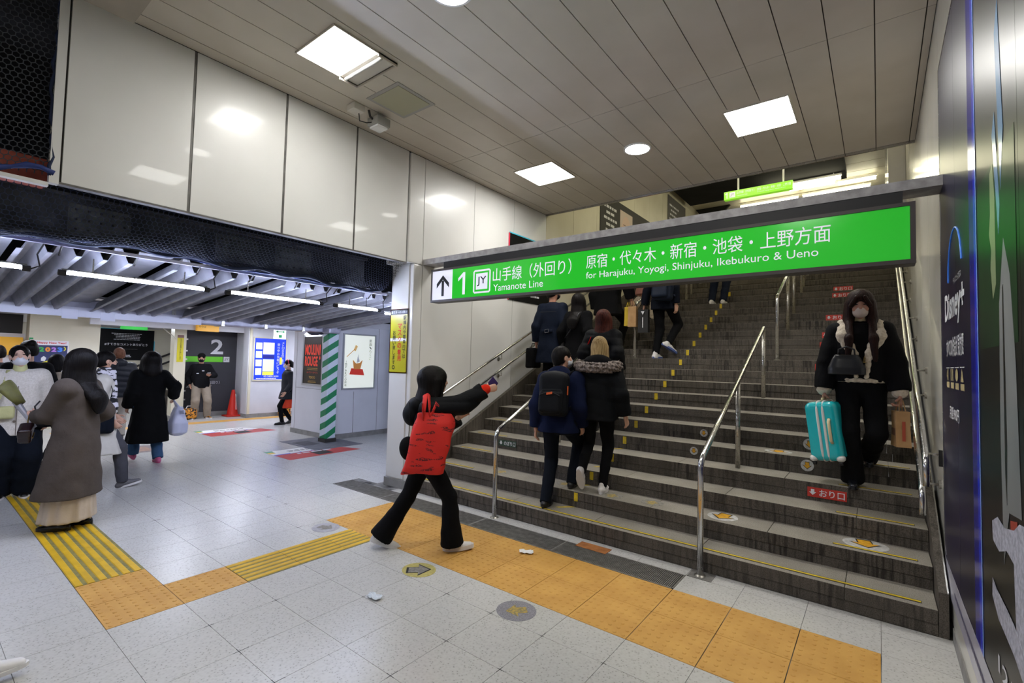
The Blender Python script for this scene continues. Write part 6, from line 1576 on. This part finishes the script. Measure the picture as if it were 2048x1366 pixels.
f = Field(.008); f.box(c+Rm@A((0, 0, .03)), (.088, .048, .042), Rm, .02); put(f.build('flap', mr, None))
gd_ = mat('gold', 'b8954a', .3, .9)
put(MB().tube([tuple(c+Rm@A((.10, 0, .05))), tuple(c+Rm@A((.16, .0, .09))), tuple(A((.0, .20, 1.12))), tuple(p.sh[1]+A((-.05, .10, .02)))], .006, 6).build('chain', gd_))
put(MB().tube([tuple(c+Rm@A((-.05, -.050, -.02))), tuple(c+Rm@A((.05, -.050, -.02)))], .005, 6).build('clasp', gd_))

# --- 15 person in white coat with patterned scarf
p = Person('person in long off-white coat and black-white scarf behind the grey coat', (-7.50, 1.62, 0), 12, 1.66, (0, -.05, None), .04, 0, 0, [(-.09, -.42, .04), (.09, .20, 0)], [(-.22, .1, .85), (.21, .06, .84)], (.2, .0, 0), .013, footpitch=(-.4, .25))
p.body(); p.eyes(); p.hair('short', .12, HB); p.mask('26262a'); p.coat(cloth('coat_offwhite', 'c9c4bb'), .26, .034, .10, 'long_coat', fold=.04); p.trousers(cloth('trouser_grey', '4a4a50')); p.shoes(mat('shoe_grey', '5c5a5c', .5), white_shoe)
sc_ = noisy('scarf_pattern', 'cfcbd4', '17161a', 14, .9, 2, .2, False, (1, 1, 2.2), .47, .53)
f = Field(.012); f.rc(p.neck-p.Rt*.06, p.neck+p.Rt*.06, .075, .075, .02); f.rc(p.neck+p.Rt*.08+p.Fw*.05, p.P+p.U*.08*p.h+p.Rt*.14+p.Fw*.09, .07, .075, .03, (p.Rt, .5)); f.build('scarf', sc_, p.root, wrinkle=.004)
e, put = carried('shoulder_bag', 'dark shoulder bag at the hip of the off-white coat', 'bag', p, (.25, -.05, .70)); f = Field(.012); f.box((.25, -.06, .82), (.06, .15, .13), None, .05); put(f.build('bag_body', dknavy, None, wrinkle=.003)); up_strap(p, [(.25, -.12, .93), (.19, -.05, 1.2), (.12, 0, 1.38), (.19, .06, 1.2), (.25, .02, .93)], .012, dknavy, put)

# --- 16 black coat with plastic bag
p = Person('person in long black coat and jeans with a white plastic bag', (-8.78, 2.42, 0), -88, 1.66, (0, 0, None), .04, 0, 0, [(-.10, .30, .04), (.12, -.08, 0)], [(-.24, .1, .85), (.30, -.02, .98)], (0, .05, 0), .012, footpitch=(.3, 0))
p.body(); p.hair('bob', .15, HB, vol=1.4); p.coat(cloth('coat_black_long', '0a0a0b', .95), .19, .042, .07, 'long_coat', (.047, .045, .040), None, .004, .02); p.trousers(cloth('denim', '3c5878'), (.060, .046, .042), .05, 'jeans'); p.shoes(mat('shoe_pink', 'b9557e', .5), mat('shoe_pink', 'b9557e', .5))
wv = p.wr[1]; c = wv+A((.06, -.05, -.38))
e, put = carried('plastic_bag', 'full white plastic carrier bag beside the long black coat', 'bag', p, c-A((0, 0, .22)))
pb = mat('plastic_white', 'c3c6dc', .3); f = Field(.011); f.loft([(c[2]-.22, c[0], c[1], .07, .08), (c[2]-.17, c[0], c[1], .12, .15), (c[2]-.02, c[0], c[1], .125, .155), (c[2]+.12, c[0], c[1], .085, .11), (c[2]+.22, c[0], c[1], .05, .07)], .02, 2.4, .03, 8)
for y in (-.05, .05): f.rc(c+A((0, y, .18)), wv+A((.01, y*.3, -.06)), .035, .02, .03, ((1, 0, 0), .45))
f.rc(c+A((0, -.08, .15)), c+A((.02, -.20, .16)), .035, .03, .03, ((1, 0, 0), .5))
put(f.build('bag_body', pb, None, wrinkle=.007, ws=(34, 34, 10)))

# --- 17 puffer man
p = Person('man with brown hair in dark quilted jacket facing the far poster', (-11.5, 2.65, 0), -85, 1.74, res=.015)
p.body(); p.hair('short', 0, hair_mat('hair_brown', '4a2f22', '6b4836')); p.coat(cloth('puffer_charcoal', '1a1c22', .5), .46, .045, .0, 'quilted_jacket', (.050, .047, .038), (.014, .10), .002, .0); p.trousers(cloth('trouser_pale', '9a948c')); p.shoes(black_shoe, white_shoe)
f = Field(.013); f.ell(p.neck-p.Fw*.07-p.U*.02, (.13, .08, .09), .02); f.build('hood', cloth('puffer_charcoal', '1a1c22'), p.root, wrinkle=.004)
# --- 18 beige jacket
p = Person('person in beige jacket and white mask behind the grey coat woman', (-9.5, 1.47, 0), -5, 1.60, head=(.5, 0, 0), res=.014)
p.body(); p.eyes(); p.mask('d6d6dc'); p.hair('bob', .08, HB); p.coat(cloth('jacket_beige', 'b3a592'), .44, .04, .0, 'jacket'); p.trousers(black_cloth, (.07, .06, .055)); p.shoes(black_shoe)
# --- 19 bun
p = Person('person in black with tied-up hair behind the fleece jacket woman', (-9.3, 1.15, 0), -100, 1.78, res=.014, w=1.05)
p.body(); p.hair('bun', 0, HB, vol=1.06); p.coat(black_cloth, .40, .04, .0, 'coat'); p.trousers(black_cloth); p.shoes(black_shoe)
# --- 20 far left
p = Person('person in black hoodie with white back print at the left edge', (-11.0, 1.02, 0), -95, 1.72, res=.015)
p.body(); p.hair('short', 0, HB); p.coat(cloth('hoodie_black', '131318'), .46, .04, .0, 'hoodie'); p.trousers(black_cloth); p.shoes(black_shoe)
MB().tube([tuple(p.P+p.U*u*p.h-p.Fw*(.075*p.h+.055)+p.Rt*r) for u, r in ((.22, -.02), (.18, .02), (.14, -.03), (.20, .06), (.13, .05))], .007, 6).build('back_print', M['printw'], p.root)
# --- 21 man with black cap
p = Person('man in black cap, mask and hoodie with a phone before the slate wall', (-13.92, 4.92, 0), 104, 1.68, (0, 0, None), -.03, .03, 0, [(-.16, .04, 0), (.12, .0, 0)], [(-.12, .36, 1.12), (.24, -.02, .86)], (-.1, -.12, 0), .013, skin='b5856c', footyaw=(.4, -.3), hint=[(-1, -.6, -.5), (.8, -1, 0)])
p.body(hands=((.3, 1, .1), None), palm=((0, .1, 1), (0, 0, 0)), curl=(.7, .6)); p.eyes(); p.mask('17171a'); p.hair('short', 0, HB); p.coat(cloth('hoodie_black2', '111114'), .47, .038, .0, 'hoodie'); p.trousers(cloth('chino_khaki', '938778'), (.070, .056, .050), .04, 'chinos')
og = noisy('shoe_orange', 'c98218', '15120f', 22, .5, 1, 0, False, (1, 1, 1), .49, .52); p.shoes(og, white_shoe, 'sneaker', 1.15, .03)
f = Field(.008); f.ell(p.H((0, -.012, .045)), A((.088, .108, .082))*p.hs, 0, p.Rh); f.rc(p.H((-.04, .10, .052)), p.H((.04, .10, .052)), .055, .055, .01, (p.Rh@A((0, .15, 1)), .14)); o_ = p.H((0, 0, .048)); f.build('cap', cloth('cap_black', '141416'), p.root, cut=[lambda X, Y, Z: -(Z-o_[2])-.004])
for t in ((-.05, .20), (.07, .16)): MB().obox(Vector(p.P+p.U*t[1]*p.h+p.Fw*(.075*p.h+.05)+p.Rt*t[0]), p.Rt*.05, p.U*.02, p.Fw*.004).build('chest_print', M['printw'], p.root)
e, put = carried('phone', 'phone in the hand of the man with black cap', 'phone', p, p.wr[0]+A((.02, .06, .02))); put(MB().obox(Vector(p.wr[0]+A((-.02, .07, .025))), (.07, 0, 0), (0, .13, .05), (0, -.004, .009)).build('handset', mat('phone_silver', 'b0b0b6', .3, .5), bevel=.003))
# --- 22 woman with red hairband
p = Person('woman with red hairband in dark coat and orange skirt walking left', (-11.50, 5.96, 0), -168, 1.57, (0, 0, None), .0, 0, 0, [(-.07, .12, 0), (.07, -.12, .02)], [(-.18, .10, .78), (.18, .04, .76)], (.0, 0, 0), .013, footpitch=(0, -.3))
p.body(); p.eyes(); p.mask('d6d6dc'); p.hair('pony', 0, HB); p.coat(cloth('coat_charcoal', '24252b', .6), .39, .034, .05, 'coat'); p.skirt(cloth('skirt_orange', 'c8432c'), .40, rbot=(.19, .17), fold=.02); p.trousers(black_cloth, (.048, .036, .030), .05, 'stockings'); p.shoes(black_shoe, None, 'boot')
MB().tube([tuple(p.H((.084*math.cos(t), .012, .02+.098*math.sin(t)))) for t in [PI*i/12 for i in range(13)]], .012, 8).build('hairband', mat('band_red', 'c02a4a', .5), p.root, smooth=True)
# small things on the floor
og2 = noisy('tiger_print', 'c98218', '1a1410', 26, .6, 1, 0, False, (1, 1, 1), .48, .52)
for (x, y, lab) in ((-13.85, 4.66, 'orange and black patterned bag by the cream pillar'), (-13.1, 6.72, 'orange and black patterned bag below the blue advert')):
    e = empty('patterned_bag', (x, y, 0)); tag(e, lab, 'bag'); f = Field(.012); f.box((0, 0, .14), (.10, .15, .14), None, .06); f.build('bag_body', og2, e, wrinkle=.006)
    MB().tube([(0, -.08, .26), (0, -.05, .34), (0, .05, .34), (0, .08, .26)], .01, 8).build('handle', M['white'], e)
def scrap(x, y, lab, m, s=.06):
    rr = random.Random(int(x*100)); mb = MB(); n = 6
    v = [(s*(i/n-.5)*2, s*.6*(j/n-.5)*2+.2*s*math.sin(i*.9), .002+.012*abs(math.sin(i*1.1+j*.8))) for i in range(n+1) for j in range(n+1)]
    fq = [(i*(n+1)+j, (i+1)*(n+1)+j, (i+1)*(n+1)+j+1, i*(n+1)+j+1) for i in range(n) for j in range(n)]
    o = mb.add(v, fq).build('paper_scrap', m); o.location = (x, y, .006); o.rotation_euler = (0, 0, x); so = o.modifiers.new('solid', 'SOLIDIFY'); so.thickness = .0012; tag(o, lab, 'litter')
scrap(-2.43, 3.43, 'crumpled white paper scrap on the orange tactile paving', M['paper']); scrap(-2.77, 2.11, 'torn pale paper scrap on the terrazzo floor', mat('paper_blue', 'd5dde6', .8), .055)
bpy.data.scenes.remove(TS)
